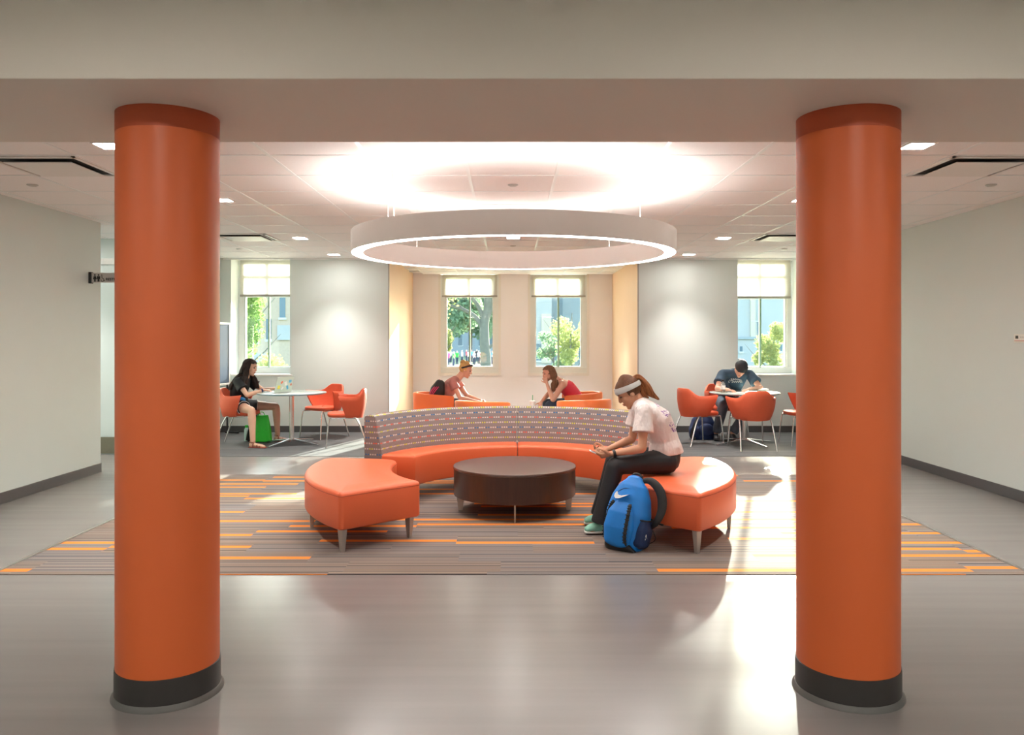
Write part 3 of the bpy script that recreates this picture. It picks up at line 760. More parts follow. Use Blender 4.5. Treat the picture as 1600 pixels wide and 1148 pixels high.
# ------------------------------------------------------------------ cafe chairs and tables
def cafe_chair():
    t = thing('cafe_chair', (0, 0, 0), '', 'chair'); t['group'] = 'orange winged cafe chairs'
    # seat pad
    out = []
    for k in range(40):
        A = 2*pi*k/40; ca, sa = cos(A), sin(A); e = 2/3.6
        x = math.copysign(abs(ca)**e, ca)*(.235 if sa > 0 else .215); y = math.copysign(abs(sa)**e, sa)*.225+.02
        out.append((x, y))
    m = MB(); cushion(m, out, .425, .48, .022, .008); m.build('seat', 'orange_fabric', t, ang=50)
    # wrap-around shell
    m = MB(); N = 36; M = 6; th = .026
    fw_ = lambda s: max(0, (s-.45)/.55)
    def pt(u, v, off):
        # u -1..1 round the back; v 0 bottom .. 1 top
        a = u*radians(94); s = abs(u)
        q_ = min(1, max(0, (s-.22)/.36)); ztop = .70+.10*(1-q_*q_*(3-2*q_)) + .014*max(0, (s-.75)/.25)
        rb = V((sin(a)*.225, -.045-cos(a)*.19+.02*fw_(s), .405+.015*s))
        fw = max(0, (s-.45)/.55)
        rt = V((sin(a)*.310+math.copysign(.018*fw, u), .03-cos(a)*.315+.04*fw**1.3, ztop))
        p = rb.lerp(rt, v); bul = .018*sin(v*pi)
        nrm = V((sin(a), -cos(a), -.25)).normalized()
        return p+nrm*(off+bul)
    vs = []; fs = []
    for i in range(N+1):
        u = -1+2*i/N
        ring = [pt(u, j/M, th/2) for j in range(M+1)]+[pt(u, 1, 0)+V((0, 0, .009))]+[pt(u, 1-j/M, -th/2) for j in range(M+1)]+[pt(u, 0, 0)-V((0, 0, .006))]
        vs += ring; R = len(ring)
    for i in range(N):
        for j in range(R): fs.append((i*R+j, (i+1)*R+j, (i+1)*R+(j+1) % R, i*R+(j+1) % R))
    fs += [tuple(range(R)), tuple(N*R+j for j in range(R-1, -1, -1))]
    m.add(vs, fs); m.build('backrest', 'orange_fabric', t, ang=60)
    for sx in (-1, 1):
        m = MB(); m.tube(curve([(sx*.215, -.14, .415), (sx*.225, -.20, .30), (sx*.245, -.30, .0)], 5), .0105, 10); m.build('leg', 'chrome', t)
        m = MB(); m.tube(curve([(sx*.205, .10, .412), (sx*.215, .19, .412), (sx*.225, .222, .385), (sx*.25, .262, .0)], 6), .0105, 10); m.build('leg', 'chrome', t)
        m = MB(); m.tube([(sx*.215, -.15, .414), (sx*.205, .11, .412)], .0105, 8); m.build('side_rail', 'chrome', t)
    m = MB(); m.tube([(-.21, 0, .414), (.21, 0, .414)], .009, 8); m.build('cross_rail', 'chrome', t)
    return t
ch0 = cafe_chair(); first = True
def place_chair(x, y, facing, lab):
    global first
    c = ch0 if first else copy_tree(ch0); first = False
    c.location = (x, y, .004); c.rotation_euler = (0, 0, radians(facing)-pi/2); c['label'] = lab
place_chair(-3.86, 11.5, 3, 'orange winged chair the long-haired laptop user sits on')
place_chair(-2.86, 12.32, 232, 'empty orange winged chair behind the laptop table, facing the camera')
place_chair(-2.32, 11.3, 192, 'empty orange winged chair right of the laptop table, seen from its side')
place_chair(2.72, 11.52, 22, 'empty orange winged chair left of the capped man, nearest the sofa')
place_chair(3.32, 12.33, -72, 'orange winged chair the capped man sits on')
place_chair(3.33, 11.0, 92, 'empty orange winged chair with its back to the camera at the right round table')
place_chair(4.22, 11.5, 182, 'orange chair mostly hidden behind the right column, only its seat front showing')
def cafe_table(x, y, rot, lab):
    t = thing('round_cafe_table', (x, y, .004), lab, 'table', 'round cafe tables'); O = (x, y, .004)
    m = MB(O); m.lathe([(0, .722), (.47, .722), (.485, .728), (.49, .735)], (x, y, .004), 72); m.lathe([(.49, .735), (.49, .741)], (x, y, .004), 72); m.build('table_edge', 'table_edge', t)
    m = MB(O); m.lathe([(0, .741), (.489, .741), (.4895, .744), (.486, .746), (0, .746)], (x, y, .004), 72); m.build('table_top', 'table_top', t)
    m = MB(O); m.lathe([(.034, .06), (.034, .70), (.09, .705), (.09, .722)], (x, y, .004), 28); m.build('pedestal', 'chrome', t)
    for k in range(4):
        a = radians(rot+90*k); u = V((cos(a), sin(a), 0)); c = V((x, y, .004))
        m = MB(O); m.tube([c+u*.0+V((0, 0, .07)), c+u*.1+V((0, 0, .06)), c+u*.46+V((0, 0, .018)), c+u*.48+V((0, 0, .013))], [(.018, .022), (.016, .022), (.009, .018), (.006, .015)], 10, flat=(0, 0, 1)); m.build('foot', 'chrome', t)
    return t
cafe_table(-3.13, 11.5, -115, 'round pale table with a laptop and typing woman')
cafe_table(3.38, 11.5, -68, 'round pale table with bottle and papers in front of the capped man')
ZTAB = .75

# barrel lounge chairs
def lounge(x, y, facing, lab, first_=[None]):
    if first_[0] is None:
        t = thing('barrel_armchair', (0, 0, 0), lab, 'armchair', 'orange barrel armchairs')
        prof = lambda a: 0
        m = MB(); N = 44; th = .07; R = .375; vs = []; fs = []
        for i in range(N+1):
            u = -1+2*i/N; a = u*radians(128); s = abs(u); zt = .70-.045*s**2
            c_, s_ = -cos(a), sin(a)
            ring = []
            for r, z in ((R-.03, .10), (R-.01, .12), (R, zt-.02), (R-.012, zt-.004), (R-.03, zt), (R-th+.02, zt), (R-th+.005, zt-.006), (R-th, zt-.025), (R-th-.0, .12)):
                ring.append(V((r*s_, r*c_, z)))
            vs += ring; K = len(ring)
        for i in range(N):
            for j in range(K): fs.append((i*K+j, (i+1)*K+j, (i+1)*K+(j+1) % K, i*K+(j+1) % K))
        fs += [tuple(range(K)), tuple(N*K+j for j in range(K-1, -1, -1))]
        m.add(vs, fs); m.build('backrest', 'lounge_orange', t, ang=40)
        out = [(.30*sin(2*pi*k/40), .30*-cos(2*pi*k/40)+(.04 if -cos(2*pi*k/40) > 0 else 0)) for k in range(40)]
        m = MB(); cushion(m, out, .26, .42, .03, .01); m.build('seat_cushion', 'lounge_orange', t, ang=50)
        m = MB(); cushion(m, [(p[0]*.93, p[1]*.93) for p in out], .10, .255, .01, 0); m.build('seat_base', 'lounge_orange', t, ang=50)
        for sx in (-1, 1):
            for sy in (-1, 1):
                m = MB(); m.tube([(sx*.2, sy*.2, 0), (sx*.19, sy*.19, .11)], [.012, .018], 10); m.build('leg', 'bench_leg', t)
        first_[0] = t
    else: t = copy_tree(first_[0])
    t.location = (x, y, .004); t.rotation_euler = (0, 0, radians(facing)-pi/2); t['label'] = lab
lounge(-1.10, 12.25, 8, 'orange barrel armchair the woman with the bun sits in')
lounge(-.36, 10.72, 62, 'empty orange barrel armchair just behind the left half of the sofa')
lounge(1.02, 10.95, 115, 'empty orange barrel armchair just behind the right half of the sofa')
lounge(1.06, 12.35, 180, 'orange barrel armchair the woman in the red tank top sits in')
# low table with the cup
t = thing('side_table', (.28, 11.75, .004), 'low round side table under the white cup between the armchairs', 'table'); O = (.28, 11.75, .004)
m = MB(O); m.lathe([(0, .46), (.27, .46), (.28, .467), (.28, .478), (.275, .484), (0, .484)], O, 48); m.build('table_top', 'table_top', t)
m = MB(O); m.lathe([(.2, 0), (.2, .012), (.03, .02), (.025, .46)], O, 32); m.build('pedestal', 'chrome', t)
t = thing('iced_drink_cup', (.335, 11.62, .488), 'white lidded cup with a green straw behind the sofa', 'cup'); O = (.335, 11.62, .488)
m = MB(O); m.lathe([(0, 0), (.03, 0), (.043, .11), (.045, .115), (.045, .122), (.03, .135), (0, .135)], O, 28); m.build('cup_body', 'cup_white', t)
m = MB(O); m.tube([(.335, 11.62, .60), (.338, 11.62, .70)], .005, 8); m.build('straw', 'straw_green', t)

# ------------------------------------------------------------------ glass board in the left corner
t = thing('mobile_whiteboard', (-4.55, 12.5, .004), 'dark reflective mobile board with white frame in the left corner', 'whiteboard'); O = V((-4.55, 12.5, .004))
pA, pB = V((-4.63, 12.1, 0)), V((-4.49, 12.82, 0)); u = (pB-pA).normalized(); R = Matrix.Rotation(atan2(u.y, u.x), 3, 'Z'); c = (pA+pB)/2; L = (pB-pA).length
m = MB(O); m.box(c+V((0, 0, 1.285)), (L-.04, .016, .93), 0, R); m.build('board_panel', 'board_glass', t, smooth=False)
m = MB(O)
for z in (.80, 1.76): m.box(c+V((0, 0, z)), (L, .03, .03), 0, R)
for s in (-1, 1): m.box(c+u*s*(L/2-.012)+V((0, 0, 1.28)), (.024, .03, .98), 0, R)
m.build('frame', 'white_metal', t, smooth=False, bevel=.003)
for s in (-1, 1):
    m = MB(O); b = c+u*s*(L/2-.06); m.tube([b+V((0, 0, .79)), b+V((0, 0, .05))], .014, 10); m.build('post', 'black_plastic', t)
    m = MB(O); nv = V((u.y, -u.x, 0)); m.tube([b-nv*.03+V((0, 0, .03)), b+nv*.2+V((0, 0, .03))], .016, 8); m.build('foot', 'black_plastic', t)

# ------------------------------------------------------------------ things on the cafe tables
# laptop, open towards the typing woman; lid seen from behind / side
lx, ly = -3.22, 11.34
t = thing('laptop', (lx, ly, ZTAB), 'open laptop with stickers on the lid on the left round table', 'laptop', rz=radians(-118)); 
# local frame: user on -y, lid at +y
m = MB(); m.bb(-.165, .165, -.235, 0, .004, .018); m.build('keyboard_base', 'laptop_silver', t, smooth=False, bevel=.003)
m = MB(); m.bb(-.14, .14, -.13, -.03, .018, .0195); m.build('keyboard', 'black_plastic', t, smooth=False)
RL = Matrix.Rotation(radians(-17), 3, 'X')
m = MB(); m.box(RL @ V((0, .004, .115))+V((0, .0, .012)), (.33, .008, .225), 0, RL); lid = m.build('lid', 'laptop_clear', t, smooth=False, bevel=.002)
m = MB(); m.box(RL @ V((0, -.001, .115))+V((0, .0, .012)), (.31, .002, .2), 0, RL); m.build('screen', 'screen_glow', lid, smooth=False)
for i, (sx, sz, w_, h_, mt) in enumerate(((-.1, .16, .05, .04, 'sticker_blue'), (-.02, .13, .045, .06, 'sticker_white'), (.06, .15, .04, .03, 'sticker_red'), (.1, .08, .05, .05, 'sticker_yellow'), (-.07, .07, .06, .035, 'sticker_blue'), (.03, .06, .03, .05, 'sticker_white'), (-.13, .11, .025, .03, 'sticker_red'))):
    m = MB(); m.box(RL @ V((sx, .0092, sz))+V((0, .0, .012)), (w_, .001, h_), 0, RL @ Matrix.Rotation(i*.5, 3, 'Y')); m.build('sticker', mt, lid, smooth=False)
t = thing('travel_cup', (-3.28, 11.66, ZTAB), 'pale travel cup with a teal lid behind the laptop', 'cup'); O = (-3.28, 11.66, ZTAB)
m = MB(O); m.lathe([(0, 0), (.028, 0), (.036, .12), (0, .12)], O, 24); m.build('cup_body', 'cup_white', t)
m = MB(O); m.lathe([(.038, .12), (.038, .135), (.03, .15), (0, .15)], O, 24); m.build('lid', 'sticker_blue', t)
bx_, by_ = 3.03, 11.35
t = thing('drink_bottle', (bx_, by_, ZTAB), 'clear juice bottle with black cap on the right round table', 'bottle'); O = (bx_, by_, ZTAB)
m = MB(O); m.lathe([(0, .001), (.03, .001), (.034, .01), (.034, .11), (.028, .135), (.016, .155), (.015, .165)], O, 28); m.build('bottle_body', 'bottle_plastic', t)
m = MB(O); m.lathe([(0, .003), (.030, .003), (.031, .035), (0, .035)], O, 24); m.build('drink', 'drink_brown', t)
m = MB(O); m.lathe([(.0345, .05), (.0345, .105)], O, 28); m.build('label', 'sticker_white', t)
m = MB(O); m.lathe([(.018, .163), (.019, .165), (.019, .187), (0, .188)], O, 20); m.build('cap', 'black_plastic', t)
def sheet(name, c, sx, sy, rz, mat, lab, cat, h=.004, z=ZTAB):
    m = MB((c[0], c[1], z)); m.box((c[0], c[1], z+h/2), (sx, sy, h), 0, Matrix.Rotation(rz, 3, 'Z')); tag(m.build(name, mat, smooth=False), lab, cat); 
sheet('notebook', (3.24, 11.33), .24, .17, .15, 'paper', 'open white notebook the capped man writes in', 'notebook', .008)
sheet('folder', (3.55, 11.45), .27, .2, -.3, 'teal_paper', 'teal folder right of the white notebook', 'folder', .006)
m = MB((3.66, 11.52, ZTAB+.006))
for k in range(5): m.ell((3.66+.02*(k-2)+.01*(k % 2), 11.50+.015*k, ZTAB+.026+.004*(k % 3)), (.055, .035, .018), n=10, m=6)
tag(m.remesh('crumpled_paper', 'paper', voxel=.006, sm=2), 'crumpled white paper wrapper at the right of the teal folder', 'paper')

# ------------------------------------------------------------------ people
def hand(mb, wrist, d, palm, thumb_side, curl=(40, 45, 30), s=1.0, spread=.1, hold=0):
    """d: finger direction, palm: palm normal, thumb_side: direction towards the thumb"""
    d = V(d).normalized(); palm = V(palm); palm = (palm-d*palm.dot(d)).normalized(); th = V(thumb_side); th = (th-d*th.dot(d)-palm*th.dot(palm)).normalized()
    wrist = V(wrist)
    mb.loft([(wrist, .024*s, .018*s), (wrist+d*.03*s, .032*s, .016*s), (wrist+d*.085*s, .040*s, .013*s)], th, n=14)
    for i, (off, L, a) in enumerate(((.030, .95, .10), (.010, 1.05, .02), (-.010, 1.0, -.05), (-.029, .80, -.14))):
        p = wrist+d*(.082-.004*abs(i-1))*s+th*off*s; dirv = (d+th*a*spread*5).normalized(); pts = [p]; ang = 0
        for seg, c in zip((.042, .027, .021), curl):
            ang += radians(c+4*i); q = dirv*cos(ang)+palm*sin(ang); p = p+q*seg*L*s; pts.append(p)
        mb.tube([wrist+d*.06*s+th*off*s]+pts, [.0095*s, .0098*s, .0088*s, .008*s, .0062*s], 10)
        mb.ell(pts[-1], (.0063*s,)*3, n=8, m=6)
    b = wrist+d*.025*s+th*.024*s
    p1 = b+(th*.75+d*.55+palm*.35).normalized()*.038*s; p2 = p1+(th*.25+d*.8+palm*.5).normalized()*.030*s; p3 = p2+(d*.85+palm*.5-th*.1).normalized()*.022*s
    mb.tube([wrist+d*.015*s+th*.012*s, b, p1, p2, p3], [.013*s, .015*s, .011*s, .0095*s, .0075*s], 10); mb.ell(p3, (.0078*s,)*3, n=8, m=6)

def head(mb, c, f, u, s=1.0):
    c = V(c); f = V(f).normalized(); u = (V(u)-f*V(u).dot(f)).normalized(); r = f.cross(u); ax = (f, r, u)
    E = lambda a, b, g, ra: mb.ell(c+f*a*s+r*b*s+u*g*s, tuple(q*s for q in ra), ax, 20, 14)
    E(-.008, 0, .025, (.097, .076, .090))            # cranium
    E(.028, 0, -.035, (.062, .060, .078))            # face
    E(.040, 0, -.078, (.046, .045, .040))            # jaw
    E(.068, 0, -.105, (.021, .022, .018))            # chin
    E(.074, 0, .030, (.020, .048, .014))             # brow
    for b in (-1, 1):
        E(.052, b*.036, -.028, (.026, .024, .030))   # cheek
        E(-.006, b*.076, -.012, (.020, .008, .030)); E(-.002, b*.079, -.028, (.011, .007, .012))   # ear
    mb.tube([c+f*.084*s+u*.018*s, c+f*.100*s-u*.008*s, c+f*.106*s-u*.028*s], [.008*s, .009*s, .0115*s], 10)
    mb.ell(c+f*.102*s-u*.031*s, (.011*s, .015*s, .010*s), ax, 10, 8)
    E(.090, 0, -.058, (.011, .022, .007)); E(.087, 0, -.070, (.011, .019, .008))
    return ax
def face_parts(par, c, ax, s=1.0, brow='hair_brown', O=(0, 0, 0), closed=False):
    f, r, u = ax; c = V(c)
    for b in (-1, 1):
        m = MB(O); m.ell(c+f*.080*s+r*b*.031*s+u*.004*s, (.010*s, .014*s, (.006 if closed else .009)*s), ax, 12, 8); m.build('eye', 'eye_dark', par)
        m = MB(O); m.tube([c+f*.091*s+r*b*.014*s+u*.024*s, c+f*.092*s+r*b*.032*s+u*.030*s, c+f*.083*s+r*b*.048*s+u*.024*s], [.003*s, .004*s, .002*s], 6); m.build('eyebrow', brow, par)
    m = MB(O); m.ell(c+f*.0955*s-u*.058*s, (.0075*s, .020*s, .0055*s), ax, 12, 6); m.ell(c+f*.0935*s-u*.069*s, (.0075*s, .017*s, .006*s), ax, 12, 6); m.build('lips', 'lip', par)

def torso(mb, J, g=1.0, pad=0.0, low=True, neck=True, wf=1.0):
    sd = (V(J['shR'])-V(J['shL'])).normalized(); hd = (V(J['hipR'])-V(J['hipL'])).normalized()
    pel = (V(J['hipR'])+V(J['hipL']))/2; nk = V(J['neck']); sh = (V(J['shR'])+V(J['shL']))/2
    w = V(J['waist']); ch = V(J['chest'])
    side = (sd+hd).normalized()
    secs = []
    if low: secs.append((pel, (.155*g+pad)*wf, .105*g+pad))
    secs += [(pel.lerp(w, .55), (.148*g+pad)*wf, .105*g+pad), (w, (.128*g+pad)*wf, .095*g+pad), (w.lerp(ch, .5), (.138*g+pad)*wf, .102*g+pad), (ch, .152*g+pad, .108*g+pad), (ch.lerp(sh, .6), .158*g+pad, .092*g+pad), (sh.lerp(nk, .35), .120*g+pad*.7, .068*g+pad*.7)]
    if neck: secs += [(sh.lerp(nk, .85), .060*g, .056*g)]
    mb.loft(secs, side, 26)
    for k in 'LR':
        mb.loft([(sh.lerp(nk, .5), .045*g+pad*.6, .05*g+pad*.6), (V(J['sh'+k]), .052*g+pad*.8, .052*g+pad*.8)], V((0, 0, 1)), 16)
def arms(mb, J, g=1.0):
    for k in 'LR':
        s, e, w = V(J['sh'+k]), V(J['el'+k]), V(J['wr'+k]); ref = V((.3, .9, .3))
        mb.loft([(s, .047*g, .047*g), (s.lerp(e, .35), .043*g, .045*g), (s.lerp(e, .75), .036*g, .038*g), (e, .035*g, .036*g)], ref, 16)
        mb.loft([(e, .035*g, .036*g), (e.lerp(w, .25), .038*g, .036*g), (e.lerp(w, .65), .030*g, .028*g), (w, .024*g, .020*g)], ref, 16)
def legs(mb, J, g=1.0):
    for k in 'LR':
        h, n, a = V(J['hip'+k]), V(J['kn'+k]), V(J['an'+k]); ref = V((.2, .9, .2))
        mb.loft([(h, .085*g, .085*g), (h.lerp(n, .4), .076*g, .074*g), (h.lerp(n, .8), .058*g, .056*g), (n, .053*g, .053*g)], ref, 18)
        mb.loft([(n, .053*g, .052*g), (n.lerp(a, .25), .054*g, .056*g), (n.lerp(a, .6), .044*g, .044*g), (a, .034*g, .036*g)], ref, 18)
        t = V(J['toe'+k]); d = (t-a); d.z = 0; d.normalize(); sd = d.cross(V((0, 0, 1)))
        z = t.z
        mb.loft([(V((a.x, a.y, z+.035))-d*.035, .027, .033), (V((a.x, a.y, z+.03))+d*.04, .031, .030), (V((t.x, t.y, z+.022))-d*.055, .040, .021), (V((t.x, t.y, z+.014))-d*.02, .034, .012)], sd, 16)
def neckhead(mb, J, s=1.0):
    nk = V(J['neck']); c = V(J['head']); f = V(J['f']).normalized(); u = V(J['u']); u = (u-f*u.dot(f)).normalized()
    sh = (V(J['shR'])+V(J['shL']))/2
    mb.loft([(sh.lerp(nk, .7), .062*s, .060*s), (nk, .052*s, .054*s), (c-u*.045*s-f*.022*s, .050*s, .056*s)], (V(J['shR'])-V(J['shL'])), 18)
    return head(mb, c, f, u, s)
def shirt(mb, J, g=1.0, pad=.016, sleeve=.55, flare=.012, ext=0.0, sl=True):
    torso(mb, J, g, pad, low=True, neck=False)
    if sl:
        for k in 'LR':
            s, e = V(J['sh'+k]), V(J['el'+k])
            mb.loft([(s, .055*g+pad*.6, .055*g+pad*.6), (s.lerp(e, sleeve*.5), .052*g+pad, .054*g+pad), (s.lerp(e, sleeve), .050*g+pad+flare, .053*g+pad+flare)], V((.3, .9, .3)), 18, r1=False)
def pants(mb, J, g=1.0, pad=.014, hem=None, flare=0.0, upto=1.0):
    pel = (V(J['hipR'])+V(J['hipL']))/2; w = V(J['waist']); side = V(J['hipR'])-V(J['hipL'])
    mb.loft([(pel-V((0, 0, .01)), .150*g+pad, .100*g+pad), (pel.lerp(w, .35), .152*g+pad, .108*g+pad), (pel.lerp(w, .72), .140*g+pad, .100*g+pad)], side, 24, r1=False)
    for k in 'LR':
        h, n, a = V(J['hip'+k]), V(J['kn'+k]), V(J['an'+k]); ref = V((.2, .9, .2))
        if upto < 1:
            e = h.lerp(n, upto); mb.loft([(h, .090*g+pad, .088*g+pad), (e, .080*g+pad+flare, .078*g+pad+flare)], ref, 20, r1=False); continue
        mb.loft([(h, .088*g+pad, .086*g+pad), (h.lerp(n, .4), .080*g+pad, .077*g+pad), (h.lerp(n, .8), .062*g+pad, .060*g+pad), (n, .058*g+pad, .057*g+pad)], ref, 20)
        b = n.lerp(a, hem if hem else .95)
        mb.loft([(n, .057*g+pad, .056*g+pad), (n.lerp(b, .3), .055*g+pad, .058*g+pad), (n.lerp(b, .65), .050*g+pad+flare*.5, .052*g+pad+flare*.5), (b, .046*g+pad+flare, .052*g+pad+flare)], ref, 20, r1=False)
def haircap(mb, c, ax, s=1.0, front=.045, low=-.055, pad=.010, lowf=.02):
    f, r, u = ax; c = V(c)
    cc = c-f*.010*s+u*.026*s
    def cut(p):
        q = p-c; a, g = q.dot(f)/s, q.dot(u)/s
        return (g < low) or (a > lowf and g < front+(a-lowf)*.35) or (a > -.02 and g < .005 and abs(q.dot(r)/s) > .05 and a < .06 and g < -.02)
    mb.ell(cc, ((.099+pad)*s, (.078+pad)*s, (.091+pad)*s), ax, 40, 28, cut=cut)
def strands(mb, roots, n, jit, r=(.010, .010, .006), seed=1):
    rnd = random.Random(seed)
    for i in range(n):
        k = rnd.random(); base = []
        for P in roots:      # each station: (centre, half-spread vector a, half-spread vector b)
            c, a, b = P; A = 2*pi*i/n+.3
            rr = .55+.45*k
            base.append(V(c)+V(a)*cos(A)*rr+V(b)*sin(A)*rr+V([rnd.uniform(-jit, jit) for _ in range(3)]))
        pts = curve(base, 6); m = len(pts)
        rs = [r[0]*(1-j/(m-1))+r[2]*(j/(m-1)) for j in range(m)]; rs[-1] = .0015
        mb.tube(pts, rs, 7)
def sole_shoe(par, O, J, k, mat, sole='shoe_sole'):
    a, t = V(J['an'+k]), V(J['toe'+k]); d = t-a; d.z = 0; d.normalize(); sd = d.cross(V((0, 0, 1))); z = t.z
    hl = V((a.x, a.y, z))-d*.045
    m = MB(O); m.loft([(hl+V((0, 0, .045)), .033, .042), (hl+d*.06+V((0, 0, .05)), .038, .045), (hl+d*.14+V((0, 0, .038)), .043, .032), (V((t.x, t.y, z+.030))-d*.02, .040, .022)], sd, 20)
    m.loft([(hl+d*.02+V((0, 0, .06)), .034, .04), (hl+d*.03+V((0, 0, .09)), .036, .040)], sd, 16, r1=False)
    o = m.remesh('shoe', mat, par, .006, 3)
    m = MB(O); m.loft([(hl+V((0, 0, .013)), .034, .012), (hl+d*.1+V((0, 0, .012)), .042, .011), (V((t.x, t.y, z+.012))-d*.01, .042, .011)], sd, 20, p=3); m.build('sole', sole, o)

def P3(px, py, d): return W(px, py, d)

# --- woman on the right bench
O = V((1.22, 6.33, 0))
J = dict(shL=(1.035, 6.165, .955), shR=(1.05, 6.49, .96), elL=(1.012, 6.10, .672), elR=(1.0, 6.53, .69), wrL=(.785, 6.17, .622), wrR=(.775, 6.33, .635),
         hipL=(1.235, 6.245, .555), hipR=(1.235, 6.42, .555), knL=(.815, 6.175, .53), knR=(.84, 6.43, .535), anL=(.715, 6.17, .095), anR=(.74, 6.45, .095), toeL=(.575, 6.16, .012), toeR=(.60, 6.47, .012),
         waist=(1.228, 6.33, .70), chest=(1.165, 6.33, .86), neck=(1.015, 6.33, 1.015), head=(.944, 6.33, 1.089), f=(-.82, 0, -.57), u=(-.57, 0, .82))
p = thing('person', O, 'woman with grey headband and ponytail looking at a phone on the right bench', 'person')
b = MB(O); torso(b, J, .95); arms(b, J, .93); legs(b, J, .95); ax = neckhead(b, J, .97)
hand(b, J['wrL'], (-.92, .10, -.22), (0, .55, .75), (-.25, .2, .9), (35, 45, 35), .93)
hand(b, J['wrR'], (-.92, -.22, -.12), (.0, -.6, .75), (-.25, -.2, .9), (35, 45, 35), .93)
b.remesh('body', 'skin_tan', p, .0048, 3, .45)
face_parts(p, J['head'], ax, .97, O=O, closed=True)
b = MB(O); torso(b, J, .97, .020, low=False, neck=False); shirt_ = [b.loft([(V(J['sh'+k]), .065, .065), (V(J['sh'+k]).lerp(V(J['el'+k]), .29), .070, .072), (V(J['sh'+k]).lerp(V(J['el'+k]), .58), .081, .084)], V((.3, .9, .3)), 18, r1=False) for k in 'LR']
# loose hem over the waistband
b.loft([(V((1.232, 6.33, .66)), .165, .128), (V((1.238, 6.33, .605)), .172, .140)], (0, 1, 0), 26, r1=False)
for k, (y0, y1) in enumerate(((6.12, 6.165), (6.49, 6.53))): pass
b.remesh('tee_shirt', 'tee_white', p, .006, 5, .5)
b = MB(O); pants(b, J, .98, .014, 1.02, .022); b.remesh('trousers', 'pants_black', p, .0065, 5, .5)
b = MB(O)
b.tube(curve([(1.12, 6.235, .64), (1.11, 6.20, .60), (1.13, 6.185, .575), (1.15, 6.19, .60), (1.13, 6.21, .62)], 5), .008, 8); b.tube(curve([(1.13, 6.20, .60), (1.15, 6.17, .57), (1.17, 6.165, .535)], 4), .006, 8); b.build('waist_tie', 'pants_black', p)
sole_shoe(p, O, J, 'L', 'shoe_mint'); sole_shoe(p, O, J, 'R', 'shoe_mint')
for k in 'LR':
    b = MB(O); a = V(J['an'+k]); b.loft([(a+V((-.005, 0, -.03)), .034, .036), (a+V((0, 0, .02)), .036, .038)], (0, 1, 0), 16); b.build('sock', 'sock_grey', p)
b = MB(O); hc = V(J['head']); haircap(b, hc, ax, .97, .050, -.045)
f_, r_, u_ = ax
tie = hc-f_*.092+u_*.062
for i in range(26):   # combed-back strands over the cap
    A = -1.25+2.5*i/25; q = V(hc)
    pts = [hc+f_*.060*cos(A)+r_*.072*sin(A)+u_*(.082-.018*abs(A)), hc-f_*.02+r_*.082*sin(A)+u_*(.116*cos(A)+.014), hc-f_*.07+r_*.05*sin(A)+u_*(.085*cos(A)+.02), tie]
    b.tube(curve(pts, 5), [.011]*15+[.007], 8)
b.build('hair', 'hair_brown', p, recalc=False)
b = MB(O)
strands(b, [(tie, r_*.012, u_*.010), (tie+V((.045, 0, .012)), r_*.024, u_*.020), (V((1.085, 6.33, 1.135)), V((0, .034, 0)), V((.020, 0, .02))), (V((1.118, 6.33, 1.075)), V((0, .034, 0)), V((.026, 0, .01))), (V((1.165, 6.33, 1.035)), V((0, .02, 0)), V((.024, 0, -.012)))], 34, .004, seed=4)
strands(b, [(tie, r_*.010, u_*.008), (V((1.04, 6.33, 1.13)), V((0, .026, 0)), V((.016, 0, .01))), (V((1.06, 6.33, 1.07)), V((0, .026, 0)), V((.016, 0, .01))), (V((1.09, 6.33, 1.045)), V((0, .02, 0)), V((.012, 0, -.006)))], 16, .004, seed=5)
b.build('ponytail', 'hair_auburn', p)
b = MB(O); b.tube([tie+r_*.014*cos(a)+u_*.014*sin(a)+V((.008, 0, 0)) for a in [k*pi/6 for k in range(12)]], .006, 8, closed=True); b.build('hair_tie', 'pack_black', p)
b = MB(O); N = 48; vs = []; fs = []       # headband
cc = hc-f_*.013+u_*.038; nb = (u_-f_*.20).normalized(); fb = (f_-nb*f_.dot(nb)).normalized()
for i in range(N):
    A = 2*pi*i/N; dr = fb*cos(A)*.1065+r_*sin(A)*.0885; dn = fb*cos(A)+r_*sin(A)
    hw = .021+.003*cos(A)
    for h, e in ((-hw, -.001), (-hw, .004), (-hw*.3, .006), (hw*.3, .006-.002), (hw, .0), (hw, -.006)): vs.append(cc+dr+dn*e+nb*h)
for i in range(N):
    for k in range(6): fs.append((i*6+k, ((i+1) % N)*6+k, ((i+1) % N)*6+(k+1) % 6, i*6+(k+1) % 6))
b.add(vs, fs); b.build('headband', 'band_grey', p, ang=60)
b = MB(O); wl = V(J['wrL']); dv = (wl-V(J['elL'])).normalized(); a1 = V((0, 1, 0)); a2 = dv.cross(a1).normalized(); wc = wl-dv*.025
b.tube([wc+a1*.030*cos(a)+a2*.027*sin(a) for a in [k*pi/10 for k in range(20)]], [(.003, .011)]*20, 8, closed=True, flat=(0, -1, 0)); b.build('wristband', 'black_plastic', p)
ph = thing('mobile_phone', (.675, 6.25, .60), 'white mobile phone held by the woman with the headband', 'phone')
PO = V((.675, 6.25, .60)); RP = Matrix.Rotation(radians(-28), 3, 'Y') 
m = MB(PO); m.box((.683, 6.25, .612), (.125, .066, .009), 0, Matrix.Rotation(radians(24), 3, 'Y')); m.build('phone_body', 'white_metal', ph, smooth=False, bevel=.004)
m = MB(PO); m.box((.685, 6.25, .6172), (.105, .058, .001), 0, Matrix.Rotation(radians(24), 3, 'Y')); m.build('screen', 'screen_glow', ph, smooth=False)

